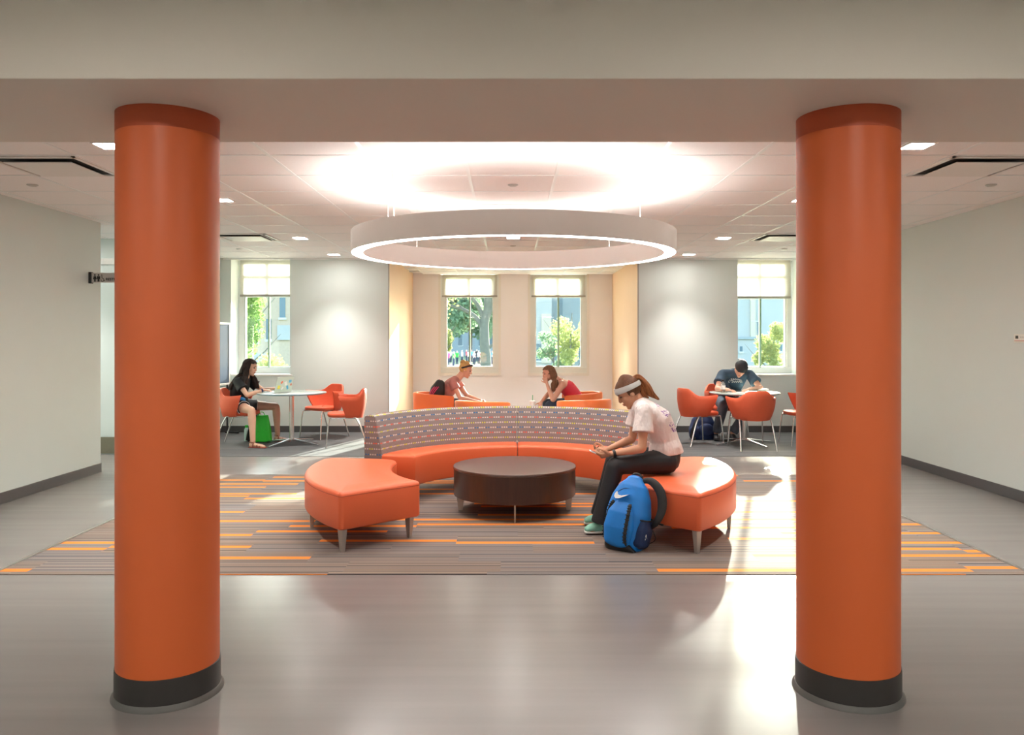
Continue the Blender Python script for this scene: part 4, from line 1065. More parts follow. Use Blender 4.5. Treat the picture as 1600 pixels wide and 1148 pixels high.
# --- woman with the laptop
O = V((-3.88, 11.5, 0))
J = dict(shL=(-3.80, 11.66, .90), shR=(-3.85, 11.335, .90), elL=(-3.60, 11.72, .765), elR=(-3.685, 11.24, .725), wrL=(-3.385, 11.58, .80), wrR=(-3.475, 11.32, .79),
         hipL=(-3.87, 11.60, .555), hipR=(-3.88, 11.43, .555), knL=(-3.43, 11.76, .52), knR=(-3.60, 11.17, .515), anL=(-3.42, 11.80, .10), anR=(-3.56, 11.10, .09), toeL=(-3.235, 11.80, .012), toeR=(-3.37, 11.06, .012),
         waist=(-3.90, 11.51, .70), chest=(-3.88, 11.50, .82), neck=(-3.79, 11.50, .985), head=(-3.725, 11.49, 1.112), f=(.95, -.12, -.22), u=(.2, 0, .97))
p = thing('person', O, 'woman with long dark hair in black tee and shorts typing on a laptop', 'person')
b = MB(O); torso(b, J, .95); arms(b, J, .92); legs(b, J, 1.0); ax = neckhead(b, J, .98)
hand(b, J['wrL'], (1, -.15, -.12), (0, 0, -1), (0, -1, .1), (22, 25, 20), .95); hand(b, J['wrR'], (1, .12, -.08), (0, 0, -1), (0, 1, .1), (22, 25, 20), .95)
b.remesh('body', 'skin_fair', p, .0065, 3, .45); face_parts(p, J['head'], ax, .98, 'hair_black', O=O)
b = MB(O); shirt(b, J, .98, .018, .55, .014); b.remesh('tee_shirt', 'tee_black', p, .008, 5)
b = MB(O); pants(b, J, 1.0, .012, upto=.42, flare=.008); b.remesh('shorts', 'shorts_black', p, .008, 4)
b = MB(O)
for k in 'LR':
    h, n = V(J['hip'+k]), V(J['kn'+k]); dv = (n-h).normalized(); e = h.lerp(n, .43); a1 = V((0, 0, 1)); a1 = (a1-dv*a1.dot(dv)).normalized(); a2 = dv.cross(a1)
    b.tube([e+a1*.098*cos(a)+a2*.100*sin(a) for a in [q*pi/12 for q in range(24)]], .0035, 6, closed=True)
b.build('shorts_trim', 'paper', p)
b = MB(O); b.loft([(V((-3.82, 11.40, .60)), .06, .03), (V((-3.80, 11.38, .66)), .05, .03)], (1, 0, 0), 12); b.build('shirt_hem', 'shirt_blue_hem', p)
f_, r_, u_ = ax; hc = V(J['head']); b = MB(O); haircap(b, hc, ax, .98, .052, -.06, .012, .035)
strands(b, [(hc+u_*.10-f_*.01, f_*.03, r_*.03), (hc+u_*.03-f_*.055, f_*.035, r_*.092), (hc-u_*.07-f_*.06, f_*.045, r_*.098), (V((-3.87, 11.49, .95)), V((.06, 0, 0)), V((0, .14, 0))), (V((-3.93, 11.48, .85)), V((.07, 0, 0)), V((0, .15, 0))), (V((-3.96, 11.48, .79)), V((.055, 0, 0)), V((0, .14, 0)))], 90, .008, (.016, .016, .010), seed=3)
strands(b, [(hc+u_*.085+r_*.05, f_*.02, u_*.01), (hc+u_*.0+r_*.088+f_*.0, f_*.028, r_*.01), (hc-u_*.10+r_*.085-f_*.0, f_*.035, r_*.015), (V((-3.76, 11.355, .93)), V((.045, 0, 0)), V((0, .02, 0))), (V((-3.745, 11.33, .81)), V((.035, 0, 0)), V((0, .02, 0)))], 36, .006, (.013, .013, .008), seed=6)
strands(b, [(hc+u_*.085-r_*.05, f_*.02, u_*.01), (hc+u_*.0-r_*.088+f_*.0, f_*.028, r_*.01), (hc-u_*.10-r_*.085, f_*.03, r_*.015), (V((-3.70, 11.60, .93)), V((.04, 0, 0)), V((0, .02, 0))), (V((-3.66, 11.60, .80)), V((.035, 0, 0)), V((0, .02, 0)))], 30, .006, (.013, .013, .008), seed=8)
b.build('hair', 'hair_black', p)
for k, wr, el in (('R', J['wrR'], J['elR']),):
    b = MB(O); wl = V(wr); dv = (wl-V(el)).normalized(); a1 = V((0, 0, 1)); a1 = (a1-dv*a1.dot(dv)).normalized(); a2 = dv.cross(a1); wc = wl-dv*.02
    b.tube([wc+a1*.027*cos(a)+a2*.028*sin(a) for a in [q*pi/10 for q in range(20)]], [(.003, .013)]*20, 8, closed=True, flat=(0, 0, 1)); b.build('watch', 'pack_navy', p)
for k in 'LR':   # sandals
    a, t_ = V(J['an'+k]), V(J['toe'+k]); d = t_-a; d.z = 0; d.normalize(); sd = d.cross(V((0, 0, 1)))
    b = MB(O); b.loft([(V((a.x, a.y, .012))-d*.05, .035, .008), (V((a.x, a.y, .012))+d*.06, .036, .008), (V((t_.x, t_.y, .012)), .044, .008)], sd, 18, p=3)
    for q, hh in ((.02, .075), (.08, .06), (.125, .048)):
        c = V((a.x, a.y, 0))+d*q
        b.tube([c+sd*.038+V((0, 0, .015)), c+sd*.036+V((0, 0, hh*.75)), c+V((0, 0, hh+.004)), c-sd*.036+V((0, 0, hh*.75)), c-sd*.038+V((0, 0, .015))], .006, 7)
    c = a-d*.04; b.tube([c+d*.06+sd*.036+V((0, 0, -.01)), c+sd*.02, c-d*.008+V((0, 0, 0)), c-sd*.02, c+d*.06-sd*.036+V((0, 0, -.01))], .005, 6)
    b.build('sandal', 'sandal_red', p)

# --- woman with the bun, in the left armchair
O = V((-.98, 12.25, 0))
J = dict(shL=(-.83, 12.41, .865), shR=(-.86, 12.09, .865), elL=(-.66, 12.45, .63), elR=(-.74, 12.03, .625), wrL=(-.46, 12.33, .575), wrR=(-.50, 12.15, .57),
         hipL=(-.99, 12.34, .52), hipR=(-.99, 12.17, .52), knL=(-.56, 12.40, .50), knR=(-.56, 12.10, .50), anL=(-.50, 12.40, .09), anR=(-.52, 12.10, .09), toeL=(-.34, 12.4, .012), toeR=(-.36, 12.1, .012),
         waist=(-.98, 12.25, .66), chest=(-.90, 12.25, .79), neck=(-.77, 12.25, .93), head=(-.668, 12.25, 1.045), f=(.93, -.12, -.34), u=(.34, 0, .93))
p = thing('person', O, 'woman with a blonde bun in a mauve tee seated in the left armchair', 'person')
b = MB(O); torso(b, J, .93); arms(b, J, .95); legs(b, J, .95); ax = neckhead(b, J, .97)
hand(b, J['wrL'], (1, -.3, -.2), (0, -.4, -.9), (0, -1, .2), (30, 35, 20), .93); hand(b, J['wrR'], (1, .3, -.2), (0, .4, -.9), (0, 1, .2), (30, 35, 20), .93)
b.remesh('body', 'skin_rosy', p, .0068, 3, .45); face_parts(p, J['head'], ax, .97, 'hair_lightbrown', O=O)
b = MB(O); shirt(b, J, .95, .016, .45, .012); b.remesh('tee_shirt', 'tee_mauve', p, .008, 5)
b = MB(O); pants(b, J, .96, .012); b.remesh('trousers', 'jeans_dark', p, .009, 4)
f_, r_, u_ = ax; hc = V(J['head']); b = MB(O); haircap(b, hc, ax, .97, .052, -.05, .010)
bc = hc-f_*.075+u_*.085
for i in range(26):
    A = -1.3+2.6*i/25
    pts = [hc+f_*.065*cos(A)+r_*.072*sin(A)+u_*(.078-.02*abs(A)), hc-f_*.02+r_*.084*sin(A)+u_*(.112*cos(A)+.018), bc]; b.tube(curve(pts, 5), .0075, 6)
for i in range(16):
    A = -1.5+3.0*i/15; pts = [hc-f_*.02+r_*.085*sin(A)-u_*.02, hc-f_*.075+r_*.06*sin(A)-u_*.03, hc-f_*.095+r_*.03*sin(A)+u_*.04, bc]; b.tube(curve(pts, 5), .008, 6)
rn = random.Random(5)
for i in range(34):
    th, ph_ = rn.uniform(0, pi), rn.uniform(0, 2*pi); v1 = V((sin(th)*cos(ph_), sin(th)*sin(ph_), cos(th))); v2 = v1.cross(V((rn.random(), rn.random(), rn.random()))).normalized()
    b.tube(curve([bc-u_*.0+(v1*cos(a)+v2*sin(a))*.042 for a in (0, .7, 1.4, 2.1, 2.8)], 3), [.007]*12+[.002], 6)
b.build('hair', 'hair_blonde', p, recalc=False)
b = MB(O); nb = (u_-f_*.70).normalized(); fb = (f_-nb*f_.dot(nb)).normalized(); cc = hc+u_*.042-f_*.006
b.tube([cc+fb*.105*cos(a)+r_*.0885*sin(a) for a in [q*pi/20 for q in range(40)]], [(.004, .013)]*40, 8, closed=True, flat=fb); b.build('headband', 'band_black', p)
# her black backpack stands behind her in the chair
O = V((-1.15, 12.03, .42))
bp = thing('backpack', O, 'black and pink backpack in the armchair behind the woman with the bun', 'backpack')
m = MB(O); m.loft([((-1.12, 12.08, .43), .11, .08), ((-1.11, 12.08, .6), .125, .09), ((-1.08, 12.08, .76), .11, .08), ((-1.04, 12.08, .86), .07, .05)], (1, .2, 0), 20, p=2.6); m.remesh('bag_body', 'pack_black', bp, .009, 4)
for q in range(3):
    m = MB(O); m.tube(curve([(-1.21+.03*q, 11.995, .64+.02*q), (-1.17+.03*q, 11.985, .74), (-1.12+.03*q, 11.99, .80)], 4), .006, 6); m.build('zip_trim', 'pack_pink', bp)
m = MB(O); m.tube(curve([(-1.09, 12.08, .85), (-1.06, 12.08, .90), (-1.01, 12.08, .86)], 4), .010, 8); m.build('carry_handle', 'pack_pink', bp)

# --- woman in the red tank top
O = V((1.02, 12.2, 0))
J = dict(shL=(.80, 12.04, .835), shR=(.78, 12.36, .845), elL=(.655, 12.0, .60), elR=(.60, 12.40, .66), wrL=(.565, 12.10, .845), wrR=(.49, 12.22, .56),
         hipL=(1.02, 12.12, .52), hipR=(1.02, 12.29, .52), knL=(.60, 12.06, .52), knR=(.58, 12.38, .52), anL=(.60, 12.06, .09), anR=(.56, 12.38, .09), toeL=(.44, 12.06, .012), toeR=(.40, 12.38, .012),
         waist=(.985, 12.2, .655), chest=(.88, 12.2, .775), neck=(.72, 12.2, .905), head=(.60, 12.19, .995), f=(-.90, -.30, -.22), u=(-.25, 0, .97))
p = thing('person', O, 'woman in a red tank top resting her chin on her hand in the right armchair', 'person')
b = MB(O); torso(b, J, 1.0); arms(b, J, 1.05); legs(b, J, 1.0); ax = neckhead(b, J, .97)
hand(b, J['wrL'], (-.3, .35, .9), (-.2, .8, .2), (-.9, .2, .2), (40, 60, 50), .95); hand(b, J['wrR'], (-.35, -.3, -.9), (-.4, -.5, 0), (-.8, .3, 0), (20, 30, 20), .95)
b.remesh('body', 'skin_rosy', p, .0068, 3, .45); face_parts(p, J['head'], ax, .97, O=O)
b = MB(O); sh_ = (V(J['shL'])+V(J['shR']))/2; w_, c_ = V(J['waist']), V(J['chest']); pl = (V(J['hipL'])+V(J['hipR']))/2
b.loft([(pl+V((0, 0, .03)), .165, .125), (w_, .150, .115), (w_.lerp(c_, .5), .155, .120), (c_, .165, .120), (c_.lerp(sh_, .45), .150, .108)], (0, 1, 0), 26, r1=False)
for s in (-1, 1): b.tube(curve([c_+V((-.08, s*.08, .05)), sh_+V((-.03, s*.10, .058)), sh_+V((.06, s*.09, .03)), c_+V((.10, s*.07, .06))], 5), [(.02, .008)]*16, 8, flat=(0, 1, 0))
b.remesh('tank_top', 'tank_red', p, .008, 4)
b = MB(O); pants(b, J, 1.0, .012); b.remesh('jeans', 'jeans_dark', p, .009, 4)
f_, r_, u_ = ax; hc = V(J['head']); b = MB(O); haircap(b, hc, ax, .97, .055, -.06, .010, .03)
strands(b, [(hc+u_*.10-f_*.01, f_*.03, r_*.03), (hc+u_*.03-f_*.055, f_*.035, r_*.09), (hc-u_*.07-f_*.06, f_*.04, r_*.09), (V((.70, 12.15, .86)), V((.05, 0, 0)), V((0, .13, 0))), (V((.705, 12.13, .78)), V((.035, 0, 0)), V((0, .13, 0)))], 70, .006, (.013, .013, .008), seed=13)
strands(b, [(hc+u_*.085-r_*.05, f_*.02, u_*.01), (hc+u_*.0-r_*.086-f_*.01, f_*.03, r_*.01), (hc-u_*.10-r_*.082-f_*.02, f_*.03, r_*.015), (V((.66, 12.05, .84)), V((.035, 0, 0)), V((0, .02, 0))), (V((.665, 12.03, .73)), V((.028, 0, 0)), V((0, .02, 0)))], 30, .005, (.012, .012, .007), seed=14)
b.build('hair', 'hair_lightbrown', p)

# --- man in the cap
O = V((3.36, 12.2, 0))
J = dict(shR=(3.15, 11.83, .995), shL=(3.56, 11.87, .995), elR=(3.02, 11.62, .79), elL=(3.66, 11.66, .80), wrR=(3.12, 11.40, .79), wrL=(3.42, 11.42, .795),
         hipR=(3.25, 12.25, .56), hipL=(3.45, 12.25, .56), knR=(3.17, 11.86, .53), knL=(3.56, 11.84, .53), anR=(3.10, 12.0, .10), anL=(3.34, 11.98, .10), toeR=(3.06, 11.80, .012), toeL=(3.34, 11.78, .012),
         waist=(3.35, 12.19, .72), chest=(3.35, 12.03, .87), neck=(3.36, 11.80, 1.03), head=(3.38, 11.68, 1.085), f=(-.24, -.70, -.68), u=(.10, -.62, .78))
p = thing('person', O, 'man in dark backwards cap and slate blue tee writing at the right round table', 'person')
b = MB(O); torso(b, J, 1.08); arms(b, J, 1.1); legs(b, J, 1.05)
nk = V(J['neck']); c = V(J['head']); 
ax = neckhead(b, J, 1.0)
hand(b, J['wrR'], (.55, -.6, -.12), (0, 0, -1), (.3, .9, 0), (30, 35, 25), 1.0); hand(b, J['wrL'], (-.8, -.35, -.12), (0, 0, -1), (-.2, .9, 0), (30, 35, 25), 1.0)
b.remesh('body', 'skin_rosy', p, .0068, 3, .45); face_parts(p, J['head'], ax, 1.0, O=O, closed=True)
b = MB(O); shirt(b, J, 1.10, .018, .62, .014); b.remesh('tee_shirt', 'tee_slate', p, .009, 5)
b = MB(O); pants(b, J, 1.05, .014); b.remesh('jeans', 'jeans_blue', p, .009, 4)
f_, r_, u_ = ax; hc = V(J['head']); b = MB(O); haircap(b, hc, ax, 1.0, .055, -.05, .004); b.build('hair', 'hair_brown', p, recalc=False)
b = MB(O); cc = hc-f_*.008+u_*.03
b.ell(cc, (.112, .092, .100), ax, 32, 20, cut=lambda q: (q-hc).dot(u_) < .030-(q-hc).dot(f_)*.12)
b.tube([hc+u_*.032-f_*.008+(f_*cos(a)*.112+r_*sin(a)*.092)-u_*(cos(a)*.0134) for a in [k*pi/20 for k in range(40)]], .004, 6, closed=True)
b.loft([(hc-f_*.10+u_*.045, .062, .006), (hc-f_*.15+u_*.030, .058, .005), (hc-f_*.175+u_*.018, .035, .004)], r_, 18); b.build('cap', 'cap_dark', p)
for k in 'LR': sole_shoe(p, O, J, k, 'shoe_dark', 'shoe_dark')
# white arched chest lettering, too small to read in full
ctr = V((3.335, 11.86, .86)); 
for i, chh in enumerate('LIZARARES'):
    a = radians(160-17.5*i); c_ = bpy.data.curves.new('lettering', 'FONT'); c_.body = chh; c_.size = .042; c_.extrude = .0015; c_.align_x = 'CENTER'; c_.align_y = 'CENTER'; c_.offset = .001
    o = bpy.data.objects.new('lettering', c_); COL.objects.link(o); c_.materials.append(MATS['print_white']); o.parent = p
    bow = .028*abs(cos(a))**2
    o.location = ctr+V((.10*cos(a), -.075+bow, .065*sin(a)))-O+V((0, .0, 0)); o.rotation_euler = (radians(58), 0, (pi/2-a)*-.0)
b = MB(O); 
for i in range(9): b.box(ctr+V((-.06+.015*i, -.10, .02+.012*(i % 2))), (.01, .004, .018)); 
b.build('chest_print', 'print_white', p, smooth=False)
m = MB((3.16, 11.31, ZTAB+.02)); m.tube([(3.165, 11.33, ZTAB+.012), (3.11, 11.36, ZTAB+.11)], .004, 8); tag(m.build('pen', 'black_plastic'), 'thin dark pen in the hand of the capped man', 'pen')

# ------------------------------------------------------------------ bags
# blue backpack against the right bench
def sloft(m, secs, n=28, p=3, **k): m.loft(secs, (1, 0, 0), n, p=p, **k)
bp = thing('backpack', (.825, 5.765, .006), 'bright blue backpack with black straps leaning on the right bench', 'backpack', rz=radians(-30))
bp.rotation_euler = (radians(-7), radians(6), radians(-32)); bp.scale = (1.0, 1.0, 1.0)
m = MB(); sloft(m, [((0, .0, .03), .145, .095), ((0, 0, .10), .160, .108), ((.0, 0, .25), .160, .105), ((.0, .01, .36), .140, .088), ((.0, .02, .44), .105, .066), ((0, .03, .485), .060, .045)])
m.remesh('bag_body', 'pack_blue', bp, .006, 5)
m = MB(); sloft(m, [((-.02, -.085, .05), .100, .055), ((-.02, -.095, .15), .112, .062), ((-.02, -.085, .25), .100, .052), ((-.015, -.068, .31), .070, .034)]); fp = m.remesh('front_pocket', 'pack_blue', bp, .006, 5)
for sx in (-.118, .055):   # black webbing ladders
    m = MB(); path = [(sx, -.118 if sx > 0 else -.075, .035), (sx*1.02, -.160 if sx > 0 else -.112, .10), (sx, -.158 if sx > 0 else -.112, .19), (sx*.93, -.135 if sx > 0 else -.095, .28), (sx*.8, -.108 if sx > 0 else -.08, .325)]
    m.tube(curve(path, 5), [(.004, .012)]*21, 8, flat=(0, -1, 0))
    for q in curve(path, 3)[1:-1]: m.box(q+V((0, -.004, 0)), (.032, .008, .006))
    m.build('webbing', 'pack_black', fp)
m = MB(); sloft(m, [((.01, -.002, .008), .150, .102), ((.01, -.004, .035), .162, .112), ((.035, -.0, .065), .150, .110)], r1=False); m.remesh('base_panel', 'pack_black', bp, .007, 3)
m = MB(); sloft(m, [((.125, -.01, .06), .050, .086), ((.138, -.01, .15), .046, .088), ((.135, -.0, .225), .040, .080)], r1=False); m.remesh('side_pocket', 'pack_blue_dark', bp, .006, 4)
m = MB(); m.tube([(.135+.043*cos(a), -.0+.083*sin(a), .228+.0*sin(a)) for a in [k*pi/12 for k in range(24)]], .006, 8, closed=True); m.build('pocket_hem', 'pack_black', bp)
m = MB()   # cord loops in the mesh pocket
for k in range(4):
    a0 = k*.9; m.tube(curve([(.165+.014*cos(a0+a)+.008*k*0, -.045-.03*cos(a)+.006*k, .12+.035*sin(a+a0*.5)+.014*k) for a in (0, 1.2, 2.4, 3.6, 4.8, 6.0)], 3), .0022, 6)
m.build('white_cord', 'paper', bp)
m = MB(); m.tube(curve([(.02, .045, .475), (.11, .045, .50), (.20, .03, .44), (.235, .015, .33), (.215, .0, .23), (.165, .03, .17)], 7), [(.014+.020*sin(pi*min(1, i/33)), .011) for i in range(36)], 12, flat=(1, 0, .3)); m.build('shoulder_strap', 'pack_black', bp)
m = MB(); m.tube(curve([(.165, .06, .17), (.20, .07, .10), (.15, .08, .05)], 6), [(.003, .010)]*13, 8, flat=(1, 0, 0)); m.box((.215, .075, .21), (.05, .02, .012)); m.build('strap_tail', 'pack_black', bp)
m = MB(); m.tube(curve([(-.03, .04, .48), (-.02, .04, .525), (.03, .045, .525), (.05, .05, .48)], 6), .009, 8); m.build('carry_handle', 'pack_black', bp)
# zip lines
m = MB(); m.tube(curve([(-.125, -.055, .30), (-.085, -.060, .385), (-.02, -.052, .425), (.05, -.05, .41), (.115, -.05, .31), (.14, -.06, .24)], 6), .0035, 6); m.build('zip', 'pack_blue_dark', bp)
# white tick-shaped emblem
m = MB(); 
def onb(x, z): return V((x, -.078+(z-.385)*.42+abs(x)*.10, z+.028))
cu = [(-.082, .364), (-.090, .345), (-.088, .328), (-.074, .318), (-.050, .322), (-.020, .338), (.018, .362), (-.020, .349), (-.046, .341), (-.064, .341), (-.074, .348)]
n = len(cu); vs = [onb(x, z)+V((0, -.012, 0)) for x, z in cu]+[onb(x, z)+V((0, .012, 0)) for x, z in cu]
m.add(vs, [tuple(range(n)), tuple(range(2*n-1, n-1, -1))]+[(i, n+i, n+(i+1) % n, (i+1) % n) for i in range(n)]); m.build('emblem', 'sticker_white', bp, smooth=False)

# navy backpack under the chairs on the right
O = V((2.92, 12.1, .004)); bp = thing('backpack', O, 'navy backpack slumped on the grey carpet behind the left chair of the capped man', 'backpack')
m = MB(O); m.loft([((2.92, 12.1, .05), .20, .12), ((2.92, 12.1, .14), .21, .12), ((2.93, 12.1, .28), .17, .10), ((2.95, 12.1, .38), .10, .06)], (1, 0, 0), 24, p=2.6)
m.ell((2.80, 12.03, .12), (.10, .07, .10)); m.remesh('bag_body', 'pack_navy', bp, .009, 4)
m = MB(O); m.ell((2.95, 11.99, .15), (.12, .04, .10)); m.remesh('front_pocket', 'pack_navy', bp, .008, 3)
m = MB(O); m.tube(curve([(2.83, 12.0, .34), (2.76, 11.96, .22), (2.72, 11.96, .06), (2.78, 11.95, .02)], 6), [(.006, .02)]*19, 8, flat=(0, 1, 0)); m.build('shoulder_strap', 'pack_black', bp)
# bags under the laptop user's chair
O = V((-3.62, 11.70, .004)); bp = thing('tote_bag', O, 'bright green tote bag under the chair of the laptop user', 'bag')
m = MB(O); m.loft([((-3.61, 11.72, .012), .135, .05), ((-3.61, 11.72, .2), .115, .05), ((-3.62, 11.72, .40), .085, .03)], (1, 0, 0), 20, p=3.5, r0=False, r1=False); m.remesh('bag_body', 'bag_green', bp, .008, 2)
m = MB(O); m.tube(curve([(-3.67, 11.70, .38), (-3.65, 11.70, .44), (-3.60, 11.70, .44), (-3.57, 11.70, .38)], 5), .006, 6); m.build('carry_handle', 'bag_green', bp)
O = V((-3.78, 11.80, .004)); bp = thing('backpack', O, 'black backpack standing left of the green tote bag under the chair', 'backpack')
m = MB(O); m.loft([((-3.80, 11.8, .03), .07, .06), ((-3.77, 11.8, .2), .07, .08), ((-3.74, 11.8, .38), .045, .05)], (1, 0, 0), 20, p=2.5); m.remesh('bag_body', 'pack_black', bp, .008, 3)
m = MB(O); m.tube(curve([(-3.74, 11.74, .38), (-3.80, 11.73, .25), (-3.86, 11.74, .03)], 5), .012, 8); m.build('shoulder_strap', 'pack_black', bp)
t = thing('water_bottle', (-3.89, 11.84, .004), 'small clear green-topped water bottle beside the black backpack under the chair', 'bottle'); O = V((-3.89, 11.84, .004))
m = MB(O); m.lathe([(0, 0), (.032, .002), (.035, .02), (.035, .17), (.02, .20)], O, 20); m.build('bottle_body', 'water_plastic', t)
m = MB(O); m.lathe([(.022, .20), (.022, .235), (0, .236)], O, 16); m.build('cap', 'bag_green', t)

# lettering curves become meshes
bpy.context.view_layer.update(); dg_ = bpy.context.evaluated_depsgraph_get()
for o in [x for x in bpy.data.objects if x.type == 'FONT']:
    me = bpy.data.meshes.new_from_object(o.evaluated_get(dg_)); n_ = bpy.data.objects.new('lettering', me); COL.objects.link(n_)
    n_.parent = o.parent; n_.location = o.location; n_.rotation_euler = o.rotation_euler; bpy.data.objects.remove(o)
# ------------------------------------------------------------------ outside
GZ = -1.5
m = MB(); m.bb(-90, 120, 17.5, 260, GZ-.5, GZ); tag(struct('ground', m, 'lawn', smooth=False))
m = MB(); m.bb(-60, 60, 80, 92, GZ, GZ+.03); struct('path', m, 'concrete', smooth=False)
def tree(name, x, y, h, crown, leaf, lab, n=2200, ls=.10, trunk=.12, seed=1, cz=None, branches=5, group=None):
    rnd = random.Random(seed); O = V((x, y, GZ)); t = thing(name, O, lab, 'tree', group)
    m = MB(O); b0 = V((x, y, GZ)); m.tube(curve([b0, b0+V((.05, 0, h*.35)), b0+V((-.04, 0, h*.6)), b0+V((.02, 0, h*.85))], 5), [trunk*(1-.75*i/15) for i in range(16)], 10)
    for k in range(branches):
        a = rnd.uniform(0, 2*pi); z = h*rnd.uniform(.35, .65); d = V((cos(a), sin(a), .9)).normalized()
        m.tube([b0+V((0, 0, z)), b0+V((0, 0, z))+d*h*.2, b0+V((0, 0, z))+d*h*.34+V((0, 0, .1))], [trunk*.35, trunk*.22, trunk*.06], 7)
    m.build('trunk', 'bark', t)
    m = MB(O); blobs = []
    for k in range(13):
        a = rnd.uniform(0, 2*pi); q = rnd.uniform(.15, .75)
        blobs.append((V((x+crown[0]*q*cos(a), y+crown[0]*q*sin(a), GZ+(cz or h*.68)+crown[1]*rnd.uniform(-.75, .75))), rnd.uniform(.28, .5)*crown[0]))
    for i in range(n):
        c, r = blobs[rnd.randrange(len(blobs))]; v = V((rnd.gauss(0, 1), rnd.gauss(0, 1), rnd.gauss(0, 1))).normalized()*r*rnd.random()**.4
        c2 = c+v; a = V((rnd.gauss(0, 1), rnd.gauss(0, 1), rnd.gauss(0, 1))).normalized(); b_ = a.cross(V((rnd.random(), 1, rnd.random()))).normalized(); s = ls*rnd.uniform(.6, 1.3)
        m.add([c2-a*s, c2-b_*s*.6, c2+a*s, c2+b_*s*.6], [(0, 1, 2, 3)])
    m.build('foliage', leaf, t, smooth=False, recalc=False)
    return t
# seen through the far-left window
tree('shade_tree', -8.9, 26.5, 5.3, (1.15, 1.5), 'leaf_green', 'bright green tree seen at the left of the far-left window', 6500, .055, .10, 1, cz=3.9)
tree('small_tree', -7.05, 24.5, 2.6, (1.0, .75), 'leaf_yellow', 'low yellow-green bushy tree at the bottom right of the far-left window', 4500, .042, .06, 2, cz=1.7)
# seen through the alcove windows
O = V((-1.05, 34, GZ)); t = thing('old_tree', O, 'big bare-trunked tree with spreading branches filling the left alcove window', 'tree')
m = MB(O)
def wp(px, py, d=34): return W(px, py, d)
m.tube(curve([wp(760, 590), wp(759, 560), wp(757, 530), wp(757, 505), wp(762, 480), wp(764, 440), wp(768, 380)], 6), [.24-.003*i for i in range(37)], 12)
m.tube(curve([wp(757, 515), wp(742, 495), wp(722, 483), wp(696, 476), wp(670, 468)], 6), [.13-.004*i for i in range(25)], 9)
m.tube(curve([wp(752, 506), wp(735, 490), wp(716, 477), wp(700, 466), wp(690, 440)], 6), [.08-.0026*i for i in range(25)], 8)
m.tube(curve([wp(758, 505), wp(748, 480), wp(736, 462), wp(728, 440), wp(722, 400)], 6), [.12-.0035*i for i in range(25)], 9)
m.tube(curve([wp(760, 500), wp(768, 480), wp(772, 455), wp(780, 430), wp(790, 390)], 6), [.10-.003*i for i in range(25)], 9)
m.tube(curve([wp(762, 545), wp(770, 538), wp(779, 531), wp(790, 520)], 6), [.07-.002*i for i in range(19)], 8)
m.build('trunk', 'bark', t)
rnd = random.Random(9); m = MB(O)
for i in range(2600):
    px, py = rnd.choice([(690, 455), (700, 440), (730, 440), (770, 430), (785, 440), (680, 470), (710, 425), (750, 415)]); c2 = wp(px+rnd.gauss(0, 12), py+rnd.gauss(0, 12), 34+rnd.gauss(0, 1.2))
    a = V((rnd.gauss(0, 1), rnd.gauss(0, 1), rnd.gauss(0, 1))).normalized(); b_ = a.cross(V((rnd.random(), 1, rnd.random()))).normalized(); s = .07
    m.add([c2-a*s, c2-b_*s*.6, c2+a*s, c2+b_*s*.6], [(0, 1, 2, 3)])
m.build('foliage', 'leaf_yellow', t, smooth=False, recalc=False)
for i, (px, D_, h, cr, lf, lab) in enumerate(((702, 110, 13.5, (6.0, 4.2), 'leaf_pale', 'pale green tree behind the big trunk, at the left of the left alcove window'), (735, 125, 12, (5.5, 4.0), 'leaf_pale', 'pale green tree behind the big trunk, at the middle of the left alcove window'),
                                              (772, 135, 15, (5.5, 4.5), 'leaf_pale', 'pale hazy tree right of the big trunk'), (695, 78, 5.0, (1.4, 1.1), 'leaf_yellow', 'small yellow-green tree at the lower left of the left alcove window'))):
    tree('distant_tree', (px-CX)/F*D_, D_, h, cr, lf, lab, 5200, .27 if D_ > 100 else .13, .3, 20+i, cz=h*.62)
tree('young_tree', (893-CX)/F*27, 27, 4.6, (.85, 1.55), 'leaf_yellow', 'yellow-green leafy young tree filling the right alcove window', 5000, .045, .06, 31, cz=2.35)
tree('young_tree', (866-CX)/F*38, 38, 3.6, (.8, 1.3), 'leaf_pale', 'thin pale green tree at the middle of the right alcove window', 2600, .055, .06, 33, cz=2.3)
tree('young_tree', (1208-CX)/F*25, 25, 3.5, (.75, .72), 'leaf_yellow', 'yellow young tree seen in the far-right window', 3200, .042, .05, 32, cz=2.85, branches=3)
# buildings
def building(x0, x1, y0, y1, h, mat, lab, wins, extras=()):
    O = V(((x0+x1)/2, (y0+y1)/2, GZ)); t = thing('building', O, lab, 'building')
    m = MB(O); m.bb(x0, x1, y0, y1, GZ, GZ+h); m.build('wall', mat, t, smooth=False)
    m = MB(O); m.bb(x0-.15, x1+.15, y0-.15, y1, GZ+h, GZ+h+.3); m.build('cornice', 'concrete', t, smooth=False)
    for (a, b, c, d) in wins:
        m = MB(O); m.bb(a, b, y0-.03, y0+.1, c, d); w_ = m.build('window', 'ext_window', t, smooth=False)
        m = MB(O); m.bb(a-.06, b+.06, y0-.10, y0-.0, c-.14, c); m.build('window_sill', 'concrete', w_, smooth=False)
    for (a, b, c, d, mt, nm) in extras:
        m = MB(O); m.bb(a, b, y0-.12, y0+.0, c, d); m.build(nm, mt, t, smooth=False)
    return t
k = 50/F
